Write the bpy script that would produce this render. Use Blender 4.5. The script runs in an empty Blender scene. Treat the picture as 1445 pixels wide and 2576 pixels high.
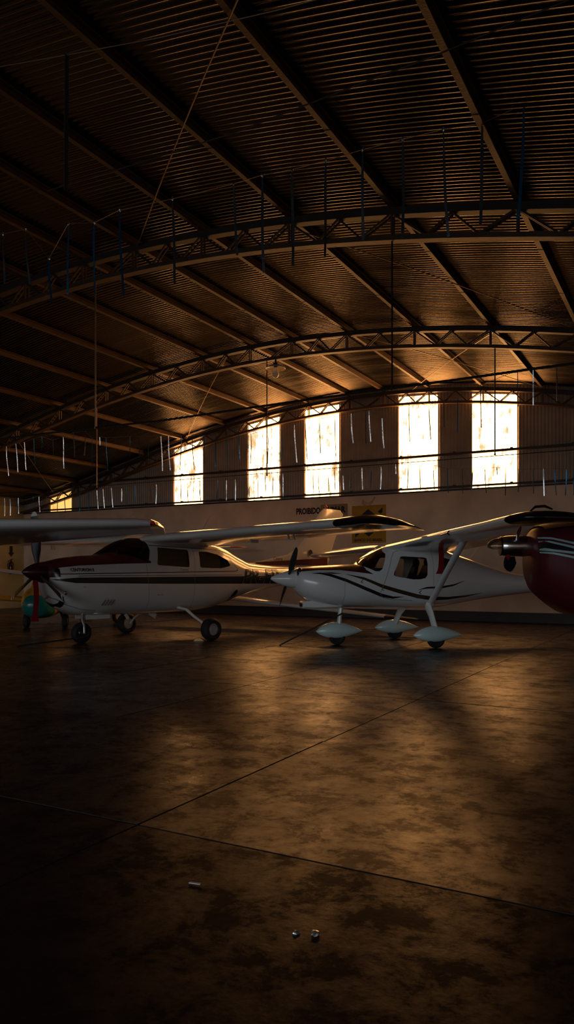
import bpy, bmesh, math, random
from mathutils import Vector, Matrix
from mathutils.geometry import delaunay_2d_cdt
random.seed(7)
PI = math.pi
sc = bpy.context.scene
COL = sc.collection

# ------------------------------------------------------------------ camera frame
FOC, EYE, HOR, CX = 1875.0, 1.25, 1445.0, 722.5
TH = math.atan(1033/1875.0)
CT, ST = math.cos(TH), math.sin(TH)
def fw(r, d, z=0.0):                    # metres right of / ahead of the eye -> hall coordinates
    return Vector((CT*r-ST*d, CT*d+ST*r, z))
def on_y(u, v, Y):                      # a sight line met with the plane at depth Y of the hall
    rr = (u-CX)/FOC; d = Y/(CT+ST*rr)
    return fw(rr*d, d, EYE+(HOR-v)/FOC*d)
def on_floor(u, v):
    d = EYE*FOC/(v-HOR); return fw((u-CX)/FOC*d, d, 0)
def at(u, v, d):
    return fw((u-CX)/FOC*d, d, EYE+(HOR-v)/FOC*d)

# ------------------------------------------------------------------ helpers
def setp(o, label=None, cat=None, group=None, kind=None):
    if label: o['label'] = label
    if cat: o['category'] = cat
    if group: o['group'] = group
    if kind: o['kind'] = kind
    return o
def link(name, me, mats, parent=None, smooth=False):
    if not isinstance(mats, (list, tuple)): mats = [mats]
    for m in mats: me.materials.append(m)
    if smooth:
        for p in me.polygons: p.use_smooth = True
        try: me.set_sharp_from_angle(angle=math.radians(smooth if smooth is not True else 40))
        except Exception: pass
    o = bpy.data.objects.new(name, me); COL.objects.link(o)
    if parent is not None: o.parent = parent
    return o
def obj(name, bm, mats, parent=None, smooth=False, normals=True):
    if normals: bmesh.ops.recalc_face_normals(bm, faces=bm.faces)
    me = bpy.data.meshes.new(name); bm.to_mesh(me); bm.free()
    return link(name, me, mats, parent, smooth)
def empty(name, loc=(0, 0, 0), rotz=0.0):
    o = bpy.data.objects.new(name, None); COL.objects.link(o)
    o.location = loc; o.rotation_euler = (0, 0, rotz); o.empty_display_size = .2
    return o
def box(bm, lo, hi, M=None):
    c = [(x, y, z) for x in (lo[0], hi[0]) for y in (lo[1], hi[1]) for z in (lo[2], hi[2])]
    vs = [bm.verts.new(M @ Vector(p) if M else p) for p in c]
    for f in ((0,1,3,2),(4,6,7,5),(0,4,5,1),(2,3,7,6),(0,2,6,4),(1,5,7,3)):
        bm.faces.new([vs[i] for i in f])
    return vs
def bar(bm, p0, p1, w, h, up=(0, 0, 1)):
    p0, p1 = Vector(p0), Vector(p1); a = (p1-p0); L = a.length; a.normalize()
    up = Vector(up)
    if abs(a.dot(up)) > .98: up = Vector((0, 1, 0))
    s = a.cross(up).normalized(); u = s.cross(a)
    M = Matrix((( a.x, s.x, u.x, p0.x), (a.y, s.y, u.y, p0.y), (a.z, s.z, u.z, p0.z), (0,0,0,1)))
    return box(bm, (0, -w/2, -h/2), (L, w/2, h/2), M)
def ring(bm, c, ax, r, n, r2=None, ref=None):
    ax = Vector(ax).normalized(); ref = Vector(ref) if ref else (Vector((0,0,1)) if abs(ax.z) < .9 else Vector((1,0,0)))
    s = ax.cross(ref).normalized(); u = s.cross(ax)
    r2 = r if r2 is None else r2
    return [bm.verts.new(Vector(c)+s*(r*math.cos(2*PI*i/n))+u*(r2*math.sin(2*PI*i/n))) for i in range(n)]
def bridge(bm, A, B):
    n = len(A)
    for i in range(n): bm.faces.new((A[i], A[(i+1)%n], B[(i+1)%n], B[i]))
def tube(bm, pts, r, n=8, r2=None, ref=None, cap=True):
    pts = [Vector(p) for p in pts]; rs = r if isinstance(r, (list, tuple)) else [r]*len(pts)
    r2s = rs if r2 is None else (r2 if isinstance(r2, (list, tuple)) else [r2]*len(pts))
    R = []
    for i, p in enumerate(pts):
        a = (pts[min(i+1, len(pts)-1)]-pts[max(i-1, 0)])
        R.append(ring(bm, p, a, rs[i], n, r2s[i], ref))
    for i in range(len(R)-1): bridge(bm, R[i], R[i+1])
    if cap: bm.faces.new(R[0]); bm.faces.new(R[-1])
def lathe(bm, prof, c=(0,0,0), ax=(1,0,0), n=28):
    # prof: list of (distance along the axis, radius)
    ax = Vector(ax).normalized(); c = Vector(c); R = []
    for t, r in prof: R.append(ring(bm, c+ax*t, ax, max(r, .0006), n))
    for i in range(len(R)-1): bridge(bm, R[i], R[i+1])
    bm.faces.new(R[0]); bm.faces.new(R[-1])
def ball(bm, c, r, sx=1, sy=1, sz=1, n=12):
    M = Matrix.Translation(Vector(c)) @ Matrix.Diagonal((sx*r, sy*r, sz*r, 1))
    bmesh.ops.create_uvsphere(bm, u_segments=n, v_segments=max(6, n//2), radius=1, matrix=M)
ORD = ['first','second','third','fourth','fifth','sixth','seventh','eighth','ninth','tenth','eleventh','twelfth','thirteenth','fourteenth','fifteenth','sixteenth','seventeenth','eighteenth','nineteenth']
def ordinal(i):
    if i < 19: return ORD[i]
    t, o = divmod(i+1, 10)
    return {2:'twentieth',3:'thirtieth',4:'fortieth'}[t] if o == 0 else {2:'twenty',3:'thirty',4:'forty'}[t]+'-'+ORD[o-1]

# ------------------------------------------------------------------ materials
def mat(name, col, rough=.5, metal=0.0, var=.18, scale=6.0, coat=0.0, bump=0.0, bscale=40.0, spec=.5, rvar=0.0, dark=None, stretch=None):
    m = bpy.data.materials.new(name); m.use_nodes = True
    nt = m.node_tree; b = nt.nodes['Principled BSDF']; N = nt.nodes.new; L = nt.links.new
    b.inputs['Roughness'].default_value = rough; b.inputs['Metallic'].default_value = metal
    b.inputs['Coat Weight'].default_value = coat; b.inputs['Coat Roughness'].default_value = .08
    b.inputs['Specular IOR Level'].default_value = spec
    tc = N('ShaderNodeTexCoord'); mp = N('ShaderNodeMapping')
    L(tc.outputs['Object'], mp.inputs['Vector'])
    if stretch: mp.inputs['Scale'].default_value = stretch
    nz = N('ShaderNodeTexNoise'); nz.inputs['Scale'].default_value = scale; nz.inputs['Detail'].default_value = 5
    L(mp.outputs['Vector'], nz.inputs['Vector'])
    rp = N('ShaderNodeValToRGB'); rp.color_ramp.elements[0].position = .32; rp.color_ramp.elements[1].position = .68
    d = dark if dark else [c*(1-var) for c in col]
    rp.color_ramp.elements[0].color = (*d[:3], 1); rp.color_ramp.elements[1].color = (*col[:3], 1)
    L(nz.outputs['Fac'], rp.inputs['Fac']); L(rp.outputs['Color'], b.inputs['Base Color'])
    if rvar:
        mr = N('ShaderNodeMapRange'); mr.inputs['To Min'].default_value = max(.02, rough-rvar); mr.inputs['To Max'].default_value = min(1, rough+rvar)
        mr.inputs['From Min'].default_value = .3; mr.inputs['From Max'].default_value = .7
        L(nz.outputs['Fac'], mr.inputs['Value']); L(mr.outputs['Result'], b.inputs['Roughness'])
    if bump:
        n2 = N('ShaderNodeTexNoise'); n2.inputs['Scale'].default_value = bscale; n2.inputs['Detail'].default_value = 4
        L(mp.outputs['Vector'], n2.inputs['Vector'])
        bp = N('ShaderNodeBump'); bp.inputs['Strength'].default_value = bump; bp.inputs['Distance'].default_value = .02
        L(n2.outputs['Fac'], bp.inputs['Height']); L(bp.outputs['Normal'], b.inputs['Normal'])
    return m
def glass(name, tint, rough=.03, ior=1.5):
    m = bpy.data.materials.new(name); m.use_nodes = True
    nt = m.node_tree; N = nt.nodes.new; L = nt.links.new
    out = nt.nodes['Material Output']; nt.nodes.remove(nt.nodes['Principled BSDF'])
    tr = N('ShaderNodeBsdfTransparent'); gl = N('ShaderNodeBsdfGlossy'); mx = N('ShaderNodeMixShader'); fr = N('ShaderNodeFresnel')
    nz = N('ShaderNodeTexNoise'); nz.inputs['Scale'].default_value = 9
    mr = N('ShaderNodeMapRange'); mr.inputs['To Min'].default_value = rough*.6; mr.inputs['To Max'].default_value = rough*1.6
    L(nz.outputs['Fac'], mr.inputs['Value']); L(mr.outputs['Result'], gl.inputs['Roughness'])
    tr.inputs['Color'].default_value = (*tint, 1); fr.inputs['IOR'].default_value = ior
    L(fr.outputs['Fac'], mx.inputs['Fac']); L(tr.outputs['BSDF'], mx.inputs[1]); L(gl.outputs['BSDF'], mx.inputs[2])
    L(mx.outputs['Shader'], out.inputs['Surface'])
    return m
def lit_panel(name, hot, stain, strength, amount=.5, seed=0.0):
    # backlit translucent sheet with brown-orange weather stains
    m = bpy.data.materials.new(name); m.use_nodes = True
    nt = m.node_tree; N = nt.nodes.new; L = nt.links.new
    out = nt.nodes['Material Output']; nt.nodes.remove(nt.nodes['Principled BSDF'])
    tc = N('ShaderNodeTexCoord'); mp = N('ShaderNodeMapping'); mp.inputs['Location'].default_value = (seed, seed*1.7, seed*.6)
    mp.inputs['Scale'].default_value = (1.6, 1.0, .85)
    L(tc.outputs['Object'], mp.inputs['Vector'])
    a = N('ShaderNodeTexNoise'); a.inputs['Scale'].default_value = 2.1; a.inputs['Detail'].default_value = 6; a.inputs['Roughness'].default_value = .62
    L(mp.outputs['Vector'], a.inputs['Vector'])
    mp2 = N('ShaderNodeMapping'); mp2.inputs['Scale'].default_value = (16, 1, .7); L(tc.outputs['Object'], mp2.inputs['Vector'])
    b = N('ShaderNodeTexNoise'); b.inputs['Scale'].default_value = 1.2; b.inputs['Detail'].default_value = 3
    L(mp2.outputs['Vector'], b.inputs['Vector'])
    ad = N('ShaderNodeMath'); ad.operation = 'MULTIPLY_ADD'; ad.inputs[1].default_value = .35
    L(b.outputs['Fac'], ad.inputs[0]); L(a.outputs['Fac'], ad.inputs[2])
    rp = N('ShaderNodeValToRGB'); e = rp.color_ramp.elements
    e[0].position = .81-.14*amount; e[0].color = (*hot, 1); e[1].position = .925-.14*amount; e[1].color = (*stain, 1)
    if strength > 3:
        for dp, cc in ((.004, (.095, .079, .060)), (.055, (.083, .050, .026))):
            x = e.new(.81-.14*amount+dp); x.color = (*cc, 1)
    L(ad.outputs['Value'], rp.inputs['Fac'])
    em = N('ShaderNodeEmission'); em.inputs['Strength'].default_value = strength
    L(rp.outputs['Color'], em.inputs['Color']); L(em.outputs['Emission'], out.inputs['Surface'])
    return m

M_STEEL = mat('primed_steel', (.125, .070, .039), .55, .0, .35, 5, bump=.15)
M_STEELD = mat('dark_steel', (.055, .04, .032), .6, .0, .3, 5)
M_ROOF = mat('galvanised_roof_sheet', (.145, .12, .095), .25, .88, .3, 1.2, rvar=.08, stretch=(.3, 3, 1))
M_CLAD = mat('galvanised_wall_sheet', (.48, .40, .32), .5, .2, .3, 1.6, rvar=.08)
M_PLASTER = mat('stained_plaster', (.90, .68, .49), .85, 0, .28, 1.1, bump=.2, bscale=14)
M_PLASTERL = mat('pale_plaster', (.85, .62, .26), .85, 0, .2, 1.0, bump=.2, bscale=14)
M_BASE = mat('dark_dado_paint', (.045, .032, .034), .6, 0, .3, 3)
M_WHITE = mat('white_aircraft_paint', (.74, .72, .70), .22, 0, .06, 2.2, coat=.6)
M_WHITE2 = mat('white_gelcoat', (.76, .77, .76), .18, 0, .05, 2.0, coat=.6)
M_FAIR = mat('cool_light_tinted_gelcoat', (.60, .76, .74), .2, 0, .05, 2.0, coat=.5)  # fairing gelcoat with the cool door light's teal tint mixed into its colour
M_MAROON = mat('maroon_paint', (.10, .012, .016), .3, 0, .2, 3, coat=.3)
M_DKRED = mat('deep_red_paint', (.055, .008, .010), .32, 0, .2, 3, coat=.3)
M_BLACK = mat('black_paint', (.009, .009, .011), .3, 0, .3, 4, coat=.2)
M_BLKGLOSS = mat('black_wing_tip_paint', (.012, .012, .015), .16, 0, .3, 4, coat=.5)
M_BLKGREEN = mat('dark_green_stripe_paint', (.008, .016, .018), .3, 0, .2, 4, coat=.2)
M_PIN = mat('dark_pinstripe', (.05, .012, .016), .35, 0, .1, 4)
M_BROWN = mat('olive_brown_stripe', (.045, .026, .008), .35, 0, .1, 4)
M_PLUM = mat('plum_black_stripe', (.016, .008, .012), .35, 0, .1, 4)
M_SEAM = mat('panel_seam_grey', (.22, .21, .21), .5, 0, .1, 4)
M_TIRE = mat('tyre_rubber', (.012, .011, .011), .75, 0, .3, 20, bump=.2)
M_HUB = mat('painted_wheel_hub', (.55, .54, .53), .4, .2, .2, 8)
M_CHROME = mat('polished_metal', (.88, .85, .80), .2, 1.0, .1, 4, bump=.05, bscale=12)
M_METAL = mat('brushed_metal', (.55, .54, .52), .35, .8, .15, 10)
M_PROP = mat('dark_propeller_paint', (.03, .036, .045), .38, 0, .3, 6)
M_GLASSD = glass('tinted_cabin_glass', (.78, .77, .70), .04)
M_GLASSB = glass('dark_windshield_glass', (.34, .35, .34), .05)
M_GLASSC = glass('clear_cabin_glass', (.86, .86, .84), .05, 1.75)
M_CLEARP = glass('clear_plastic', (.80, .74, .62), .05, 1.6)
M_CURTAIN = mat('pleated_curtain', (.74, .70, .58), .9, 0, .2, 20)
M_CABIN = mat('dark_cabin_lining', (.05, .048, .045), .8, 0, .2, 8)
M_SEATM = mat('black_seat_fabric', (.016, .016, .018), .85, 0, .2, 20)
M_RED = mat('bright_red', (.20, .005, .009), .8, 0, .15, 6, spec=.1)
M_REDTIP = mat('red_tip_paint', (.32, .02, .03), .4, 0, .15, 6)
M_BEACON = mat('red_beacon_lens', (.75, .02, .08), .15, 0, .1, 6, coat=.5)
M_YELLOW = mat('yellow_paint', (.75, .40, .04), .3, 0, .15, 3, coat=.3)
M_TEAL = mat('teal_paint', (.012, .22, .20), .22, 0, .15, 3, coat=.4)
M_STRIPE_T = mat('pale_teal_pinstripe', (.24, .40, .40), .35, 0, .1, 4)
M_SIGNY = mat('painted_sign_yellow', (.50, .27, .02), .8, 0, .2, 3)
M_SIGNB = mat('painted_sign_blue', (.02, .028, .045), .8, 0, .2, 3)
M_SIGNK = mat('painted_sign_black', (.035, .026, .024), .8, 0, .3, 3)
M_PATCH = mat('cream_paint_patch', (.36, .26, .15), .85, 0, .2, 3)
M_STAIN = mat('soot_stain', (.56, .42, .31), .9, 0, .35, 9)
M_CABLE = mat('black_cable', (.012, .011, .010), .6, 0, .2, 8)
M_ROD = mat('bare_steel_rod', (.34, .22, .14), .45, .4, .2, 8)
M_FOIL = mat('silver_foil', (.92, .94, .96), .26, 1.0, .1, 9, bump=.2, bscale=18)
M_BLUEP = mat('blue_plastic_film', (.01, .26, .55), .25, .5, .3, 8, bump=.3, bscale=26)
M_DARKP = mat('dark_plastic_film', (.10, .12, .15), .35, .3, .3, 8, bump=.3, bscale=26)
M_ENAMEL = mat('cream_enamel', (.88, .78, .62), .35, 0, .1, 6)
M_BULB = mat('frosted_bulb', (.92, .86, .74), .25, 0, .06, 6, coat=.3)
M_SCRAP = mat('crumpled_foil', (.7, .72, .68), .3, .8, .2, 30)
M_PAPER = mat('paper_scrap', (.6, .58, .54), .8, 0, .2, 20)
HOT = (1.0, .435, .125)
PANELS = [lit_panel('translucent_panel_stained', (1.0, .47, .13), (1.0, .33, .06), 1.5, .5, 4.0)] + \
         [lit_panel('translucent_panel_%s' % n, HOT, (.076, .033, .0105), 15.0, a, s) for n, a, s in
          (('amber', .72, 1.3), ('rust', .55, 7.1), ('pale', .42, 3.7), ('bright', .40, 9.2), ('mottled', .45, 12.6))]

# floor: stained concrete, every slab a little different
def floor_mat():
    m = bpy.data.materials.new('stained_concrete'); m.use_nodes = True
    nt = m.node_tree; b = nt.nodes['Principled BSDF']; N = nt.nodes.new; L = nt.links.new
    tc = N('ShaderNodeTexCoord'); at_ = N('ShaderNodeAttribute'); at_.attribute_name = 'slab'
    n1 = N('ShaderNodeTexNoise'); n1.inputs['Scale'].default_value = 1.1; n1.inputs['Detail'].default_value = 8; n1.inputs['Roughness'].default_value = .65
    n2 = N('ShaderNodeTexNoise'); n2.inputs['Scale'].default_value = 6.5; n2.inputs['Detail'].default_value = 8; n2.inputs['Roughness'].default_value = .7; n2.inputs['Distortion'].default_value = .15
    n3 = N('ShaderNodeTexNoise'); n3.inputs['Scale'].default_value = 38; n3.inputs['Detail'].default_value = 4
    for n in (n1, n2, n3): L(tc.outputs['Object'], n.inputs['Vector'])
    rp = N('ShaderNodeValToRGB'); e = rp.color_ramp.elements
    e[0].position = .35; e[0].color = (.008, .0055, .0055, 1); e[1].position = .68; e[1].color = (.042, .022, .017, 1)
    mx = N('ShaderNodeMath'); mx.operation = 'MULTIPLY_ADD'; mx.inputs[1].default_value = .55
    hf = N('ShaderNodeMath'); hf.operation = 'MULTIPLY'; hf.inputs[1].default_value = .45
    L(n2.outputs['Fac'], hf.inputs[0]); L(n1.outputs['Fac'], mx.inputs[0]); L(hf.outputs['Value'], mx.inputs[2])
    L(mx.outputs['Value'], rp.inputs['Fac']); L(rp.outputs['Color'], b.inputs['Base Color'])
    # roughness: blotches of dirt over a worn, polished skin
    r1 = N('ShaderNodeMapRange'); r1.inputs['From Min'].default_value = .36; r1.inputs['From Max'].default_value = .62
    r1.inputs['To Min'].default_value = .42; r1.inputs['To Max'].default_value = .24
    L(mx.outputs['Value'], r1.inputs['Value'])
    r2 = N('ShaderNodeMath'); r2.operation = 'ADD'; L(r1.outputs['Result'], r2.inputs[0]); L(at_.outputs['Fac'], r2.inputs[1]); r2.use_clamp = True
    L(r2.outputs['Value'], b.inputs['Roughness'])
    bp = N('ShaderNodeBump'); bp.inputs['Strength'].default_value = .22; bp.inputs['Distance'].default_value = .006
    L(n2.outputs['Fac'], bp.inputs['Height'])
    bp2 = N('ShaderNodeBump'); bp2.inputs['Strength'].default_value = .25; bp2.inputs['Distance'].default_value = .003
    L(n3.outputs['Fac'], bp2.inputs['Height']); L(bp.outputs['Normal'], bp2.inputs['Normal']); L(bp2.outputs['Normal'], b.inputs['Normal'])
    n4 = N('ShaderNodeTexNoise'); n4.inputs['Scale'].default_value = 3.6; n4.inputs['Detail'].default_value = 9; n4.inputs['Roughness'].default_value = .72; n4.inputs['Distortion'].default_value = .35
    L(tc.outputs['Object'], n4.inputs['Vector'])
    s1 = N('ShaderNodeMapRange'); s1.inputs['From Min'].default_value = .43; s1.inputs['From Max'].default_value = .66
    s1.inputs['To Min'].default_value = .05; s1.inputs['To Max'].default_value = .66
    po = N('ShaderNodeAttribute'); po.attribute_name = 'polish'; mu = N('ShaderNodeMath'); mu.operation = 'MULTIPLY'
    n5 = N('ShaderNodeTexNoise'); n5.inputs['Scale'].default_value = 17; n5.inputs['Detail'].default_value = 7; n5.inputs['Roughness'].default_value = .75
    L(tc.outputs['Object'], n5.inputs['Vector'])
    sm = N('ShaderNodeMath'); sm.operation = 'MULTIPLY_ADD'; sm.inputs[1].default_value = .5; sm.inputs[2].default_value = -.25
    sa = N('ShaderNodeMath'); sa.operation = 'ADD'; L(n5.outputs['Fac'], sm.inputs[0]); L(sm.outputs['Value'], sa.inputs[0]); L(n4.outputs['Fac'], sa.inputs[1])
    L(sa.outputs['Value'], s1.inputs['Value']); L(s1.outputs['Result'], mu.inputs[0]); L(po.outputs['Fac'], mu.inputs[1]); L(mu.outputs['Value'], b.inputs['Specular IOR Level'])
    return m
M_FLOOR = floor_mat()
M_JOINT = mat('dirt_filled_joint', (.02, .014, .012), .9, 0, .2, 10)

# ------------------------------------------------------------------ hall
XL, XR, YF, YB = -22.35, 5.85, -12.0, 19.9
X0 = -8.25
def zb(x):                             # underside of the trusses
    q = (x-X0)**2
    return 5.981-.0196072*q+3.6813e-5*q*q
ZWALL = 3.55

def build_floor():
    bm = bmesh.new(); lay = bm.faces.layers.float.new('slab'); pol = bm.faces.layers.float.new('polish')
    lay = bm.faces.layers.float['slab']
    xs = sorted([-2.45-2.0*k for k in range(0, 11)]+[1.55, 3.55]); ys = [.78+2.12*k for k in range(-7, 10)]
    xs = [XL-.5]+[x for x in xs if XL < x < XR]+[XR+.5]; ys = [YF-6]+[y for y in ys if YF < y < YB]+[YB+.4]
    rnd = random.Random(3); g = .006
    for i in range(len(xs)-1):
        for j in range(len(ys)-1):
            a, b, c, d = xs[i], xs[i+1], ys[j], ys[j+1]
            t = [rnd.uniform(-.002, .002) for _ in range(3)]
            val = rnd.uniform(-.03, .04)
            shine = rnd.uniform(.7, 1.0)                      # some slabs are worn smooth, others dull with dirt
            if 2.5 < c < 3.2: val, shine = (.07, 1.30) if a > -2.6 else (-.02, .42)
            if c < 2.5: val, shine = .02, .20
            P = [(a+g, c+g, t[0]), (b-g, c+g, t[1]), (b-g, d-g, t[1]+t[2]), (a+g, d-g, t[0]+t[2])]
            vs = [bm.verts.new(p) for p in P]; f = bm.faces.new(vs); f[lay] = val; f[pol] = shine; f.material_index = 0
            lo = [bm.verts.new((p[0], p[1], -.03)) for p in P]
            for k in range(4):
                q = bm.faces.new((vs[k], lo[k], lo[(k+1) % 4], vs[(k+1) % 4])); q.material_index = 1; q[lay] = .2
    z = -.012
    f = bm.faces.new([bm.verts.new(p) for p in ((XL-.5, YF-6, z), (XR+.5, YF-6, z), (XR+.5, YB+.4, z), (XL-.5, YB+.4, z))])
    f.material_index = 1; f[lay] = .3
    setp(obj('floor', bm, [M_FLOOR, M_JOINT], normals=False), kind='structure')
build_floor()

PITCH = .088
def build_roof():
    bm = bmesh.new()
    ys = [YF, -6.0, -2.0]; n = int((YB+.25+2.0)/PITCH*6)
    prof = [(y, 0.0) for y in ys]
    for i in range(1, n): prof.append((-2.0+i*PITCH/6, .011*math.sin(2*PI*i/6)))
    nx = 84; rows = []
    for k in range(nx+1):
        x = XL-.2+(XR-XL+.4)*k/nx
        zz = zb(max(min(x, XR), XL))+.555
        rows.append([bm.verts.new((x, y, zz+dz)) for y, dz in prof])
    for k in range(nx):
        for i in range(len(prof)-1):
            bm.faces.new((rows[k][i], rows[k][i+1], rows[k+1][i+1], rows[k+1][i]))
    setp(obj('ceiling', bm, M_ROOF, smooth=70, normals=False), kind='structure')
build_roof()

WIN = [(-21.0, -19.95), (-15.28, -14.13), (-12.37, -11.26), (-10.36, -9.24), (-7.38, -6.25), (-5.30, -4.13)]
WZ0 = 3.57
def corr(x): return .012*math.sin(2*PI*x/PITCH)
def build_back_wall():
    bm = bmesh.new(); box(bm, (XL-.3, YB, -.2), (XR+.3, YB+.22, ZWALL))
    setp(obj('wall_back', bm, M_PLASTER), kind='structure')
    # ribbed cladding above, open at the windows
    bm = bmesh.new(); step = PITCH/6
    def strip(x0, x1, zlo, zhi):
        n = max(1, int(round((x1-x0)/step))); prev = None
        for i in range(n+1):
            x = x0+(x1-x0)*i/n; y = YB+.05+corr(x)
            cur = (bm.verts.new((x, y, zlo(x))), bm.verts.new((x, y, zhi(x))))
            if prev: bm.faces.new((prev[0], cur[0], cur[1], prev[1]))
            prev = cur
    low = lambda x: ZWALL-.03
    top = lambda x: zb(x)+.60
    edges = [XL-.2]
    for a, b in WIN: edges += [a, b]
    edges.append(XR+.2)
    for i in range(0, len(edges), 2): strip(edges[i], edges[i+1], low, top)
    for a, b in WIN: strip(a, b, lambda x: zb(x)+.285, top)
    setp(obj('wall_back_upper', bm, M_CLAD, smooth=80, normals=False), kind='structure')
    for k, (a, b) in enumerate(WIN):
        bm = bmesh.new()
        strip(a, b, lambda x: WZ0-.02, lambda x: zb(x)+.285)
        setp(obj('window_%d' % (k+1), bm, PANELS[k], smooth=80, normals=False), kind='structure')
    bm = bmesh.new(); box(bm, (XL, YB-.025, 0), (XR, YB, .26))
    setp(obj('baseboard_back', bm, M_BASE), kind='structure')
    for k, (z, h) in enumerate(((3.625, .05), (4.515, .065), )):
        bm = bmesh.new(); box(bm, (XL+.05, YB-.06, z-h/2), (XR-.05, YB+.02, z+h/2))
        for i in range(14):
            x = -21+i*1.52; box(bm, (x, YB-.075, z+h/2-.01), (x+.07, YB-.02, z+h/2+.022))
        setp(obj('trim_%d' % (k+1), bm, M_STEELD), kind='structure')
    bm = bmesh.new(); box(bm, (XL, YB-.035, ZWALL-.03), (XR, YB+.05, ZWALL+.01))
    setp(obj('trim_3', bm, M_BASE), kind='structure')
build_back_wall()
def side_wall(name, xa, xb, m):
    bm = bmesh.new(); box(bm, (xa, YF, -.2), (xb, YB+.2, 3.78)); setp(obj(name, bm, m), kind='structure')
    bm = bmesh.new(); box(bm, (xa, YF, 3.78), (xb, YB+.2, 4.35)); setp(obj(name+'_upper', bm, M_CLAD), kind='structure')
side_wall('wall_left', XL-.25, XL, M_PLASTERL)
side_wall('wall_right', XR, XR+.25, M_PLASTER)
bm = bmesh.new(); box(bm, (XL, YF-.1, 5.0), (XR, YF+.1, 6.6)); setp(obj('wall_front', bm, M_CLAD), kind='structure')

# ---- purlins
PX = [-21.0, -19.45, -17.9, -16.3, -14.70, -13.09, -11.61, -10.14, -8.82, -7.75, -6.44, -4.96, -3.45, -1.87, -.25, 1.35, 2.9, 4.4]
for i, x in enumerate(PX):
    bm = bmesh.new(); z0 = zb(x)+.425; w = .035
    sl = math.atan((zb(x+.1)-zb(x-.1))/.2)
    R = Matrix.Translation((x, 0, z0)) @ Matrix.Rotation(-sl, 4, 'Y')
    box(bm, (-w, -2.0, 0), (w, YB-.06, .012), R)          # lower flange
    box(bm, (-w, -2.0, .012), (-w+.012, YB-.06, .11), R)  # web
    box(bm, (-w, -2.0, .098), (w, YB-.06, .11), R)
    for y in (7.2, 9.1, 10.6, 12.4, 14.3, 15.7, 17.2, 18.6):
        box(bm, (-w-.004, y-.05, -.004), (w+.004, y+.05, .0), R)
    side = 'right of' if x > X0 else 'left of'
    n_ = len([q for q in PX if (q > X0) == (x > X0) and abs(q-X0) < abs(x-X0)])
    setp(obj('roof_purlin', bm, M_STEEL), 'brown steel purlin running under the roof sheets, %s %s the roof ridge' % (ordinal(n_), side), 'purlin', 'roof purlins')

# ---- trusses
def arc_pts(z_off, x0, x1, n):
    return [(x0+(x1-x0)*i/n, zb(x0+(x1-x0)*i/n)+z_off) for i in range(n+1)]
def chord(name, y, z_off, w, h, parent, m, x0=XL+.03, x1=XR-.03):
    bm = bmesh.new(); P = arc_pts(z_off, x0, x1, 64); R = []
    for x, z in P:
        sl = (zb(x+.05)-zb(x-.05))/.1; n = Vector((-sl, 0, 1)).normalized()
        c = Vector((x, 0, z))
        R.append([bm.verts.new(c+n*dz+Vector((0, dy, 0))) for dy, dz in ((-w/2, 0), (w/2, 0), (w/2, h), (-w/2, h))])
    for a, b in zip(R, R[1:]): bridge(bm, a, b)
    bm.faces.new(R[0]); bm.faces.new(R[-1])
    return obj(name, bm, m, parent)
def double_bar(p0, p1, gap, t, y0, lace=True):
    bm = bmesh.new(); p0, p1 = Vector(p0), Vector(p1)
    for sgn in (-1, 1):
        o = Vector((0, sgn*gap/2, 0)); bar(bm, p0+o, p1+o, t, t*1.15)
    if lace:
        n = max(2, int((p1-p0).length/.09))
        for i in range(1, n):
            c = p0.lerp(p1, i/n); bar(bm, c-Vector((0, gap/2, 0)), c+Vector((0, gap/2, 0)), t*.9, t*.7)
    return bm
def truss(y, label, wall=False):
    t = empty('roof_truss', (0, y, 0)); setp(t, label, 'truss', 'arched roof trusses')
    chord('bottom_chord', y, 0, .13, .065, t, M_STEEL); chord('top_chord', y, .325, .13, .095, t, M_STEELD)
    xs = [x for x in PX if (x > -22 and x < 3.2)]
    for i, x in enumerate(xs):
        z = zb(x)
        obj('post', double_bar((x, 0, z+.05), (x, 0, z+.34), .075, .022, 0, False), M_STEEL, t)
        if i+1 < len(xs):
            x2 = xs[i+1]; L = x2-x; q = [x+.03, x+L*.29, x+L*.5, x+L*.71, x2-.03]
            up = [1, 0, 1, 0, 1]
            if L < 1.2: q = [x+.03, x+L*.5, x2-.03]; up = [1, 0, 1]
            for k in range(len(q)-1):
                a = (q[k], 0, zb(q[k])+(.335 if up[k] else .055)); b = (q[k+1], 0, zb(q[k+1])+(.335 if up[k+1] else .055))
                obj('diagonal', double_bar(a, b, .07 if up[k+1] else .05, .022, 0, up[k+1] == 1), M_STEEL if up[k+1] else M_STEELD, t)
    return t
truss(9.1, 'nearest arched steel lattice truss, high across the middle of the hall roof')
truss(14.3, 'middle arched steel lattice truss carrying the round pendant lamp')
truss(19.77, 'arched steel lattice truss against the end wall, crossing the tops of the windows', True)

# ---- roof bracing rods
def brace(p, q, label, r=.009):
    bm = bmesh.new(); p, q = Vector(p), Vector(q)
    n = 10; pts = []
    for i in range(n+1):
        c = p.lerp(q, i/n); c.z = zb(c.x)+.40 if r < .0095 else c.z
        pts.append(c)
    tube(bm, pts, r, 6); setp(obj('bracing_rod', bm, M_ROD), label, 'bracing rod', 'roof bracing rods')
brace((-2.6, 4.5, 0), (-7.7, 9.1, 0), 'thin tie rod slanting under the near roof bay to the nearest truss')
brace((-9.4, 14.35, 0), (-14.6, 19.7, 0), 'thin tie rod slanting left from the middle truss behind the pendant lamp')
brace((-6.4, 14.35, 0), (-3.3, 19.7, 0), 'thin tie rod slanting right under the lit roof over the two right windows')
brace((-3.3, 14.35, 0), (-6.9, 19.7, 0), 'thin tie rod crossing another over the two right windows')
brace((-16.6, 14.35, 0), (-20.6, 19.7, 0), 'thin tie rod low on the left between the middle truss and the corner window')
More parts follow.
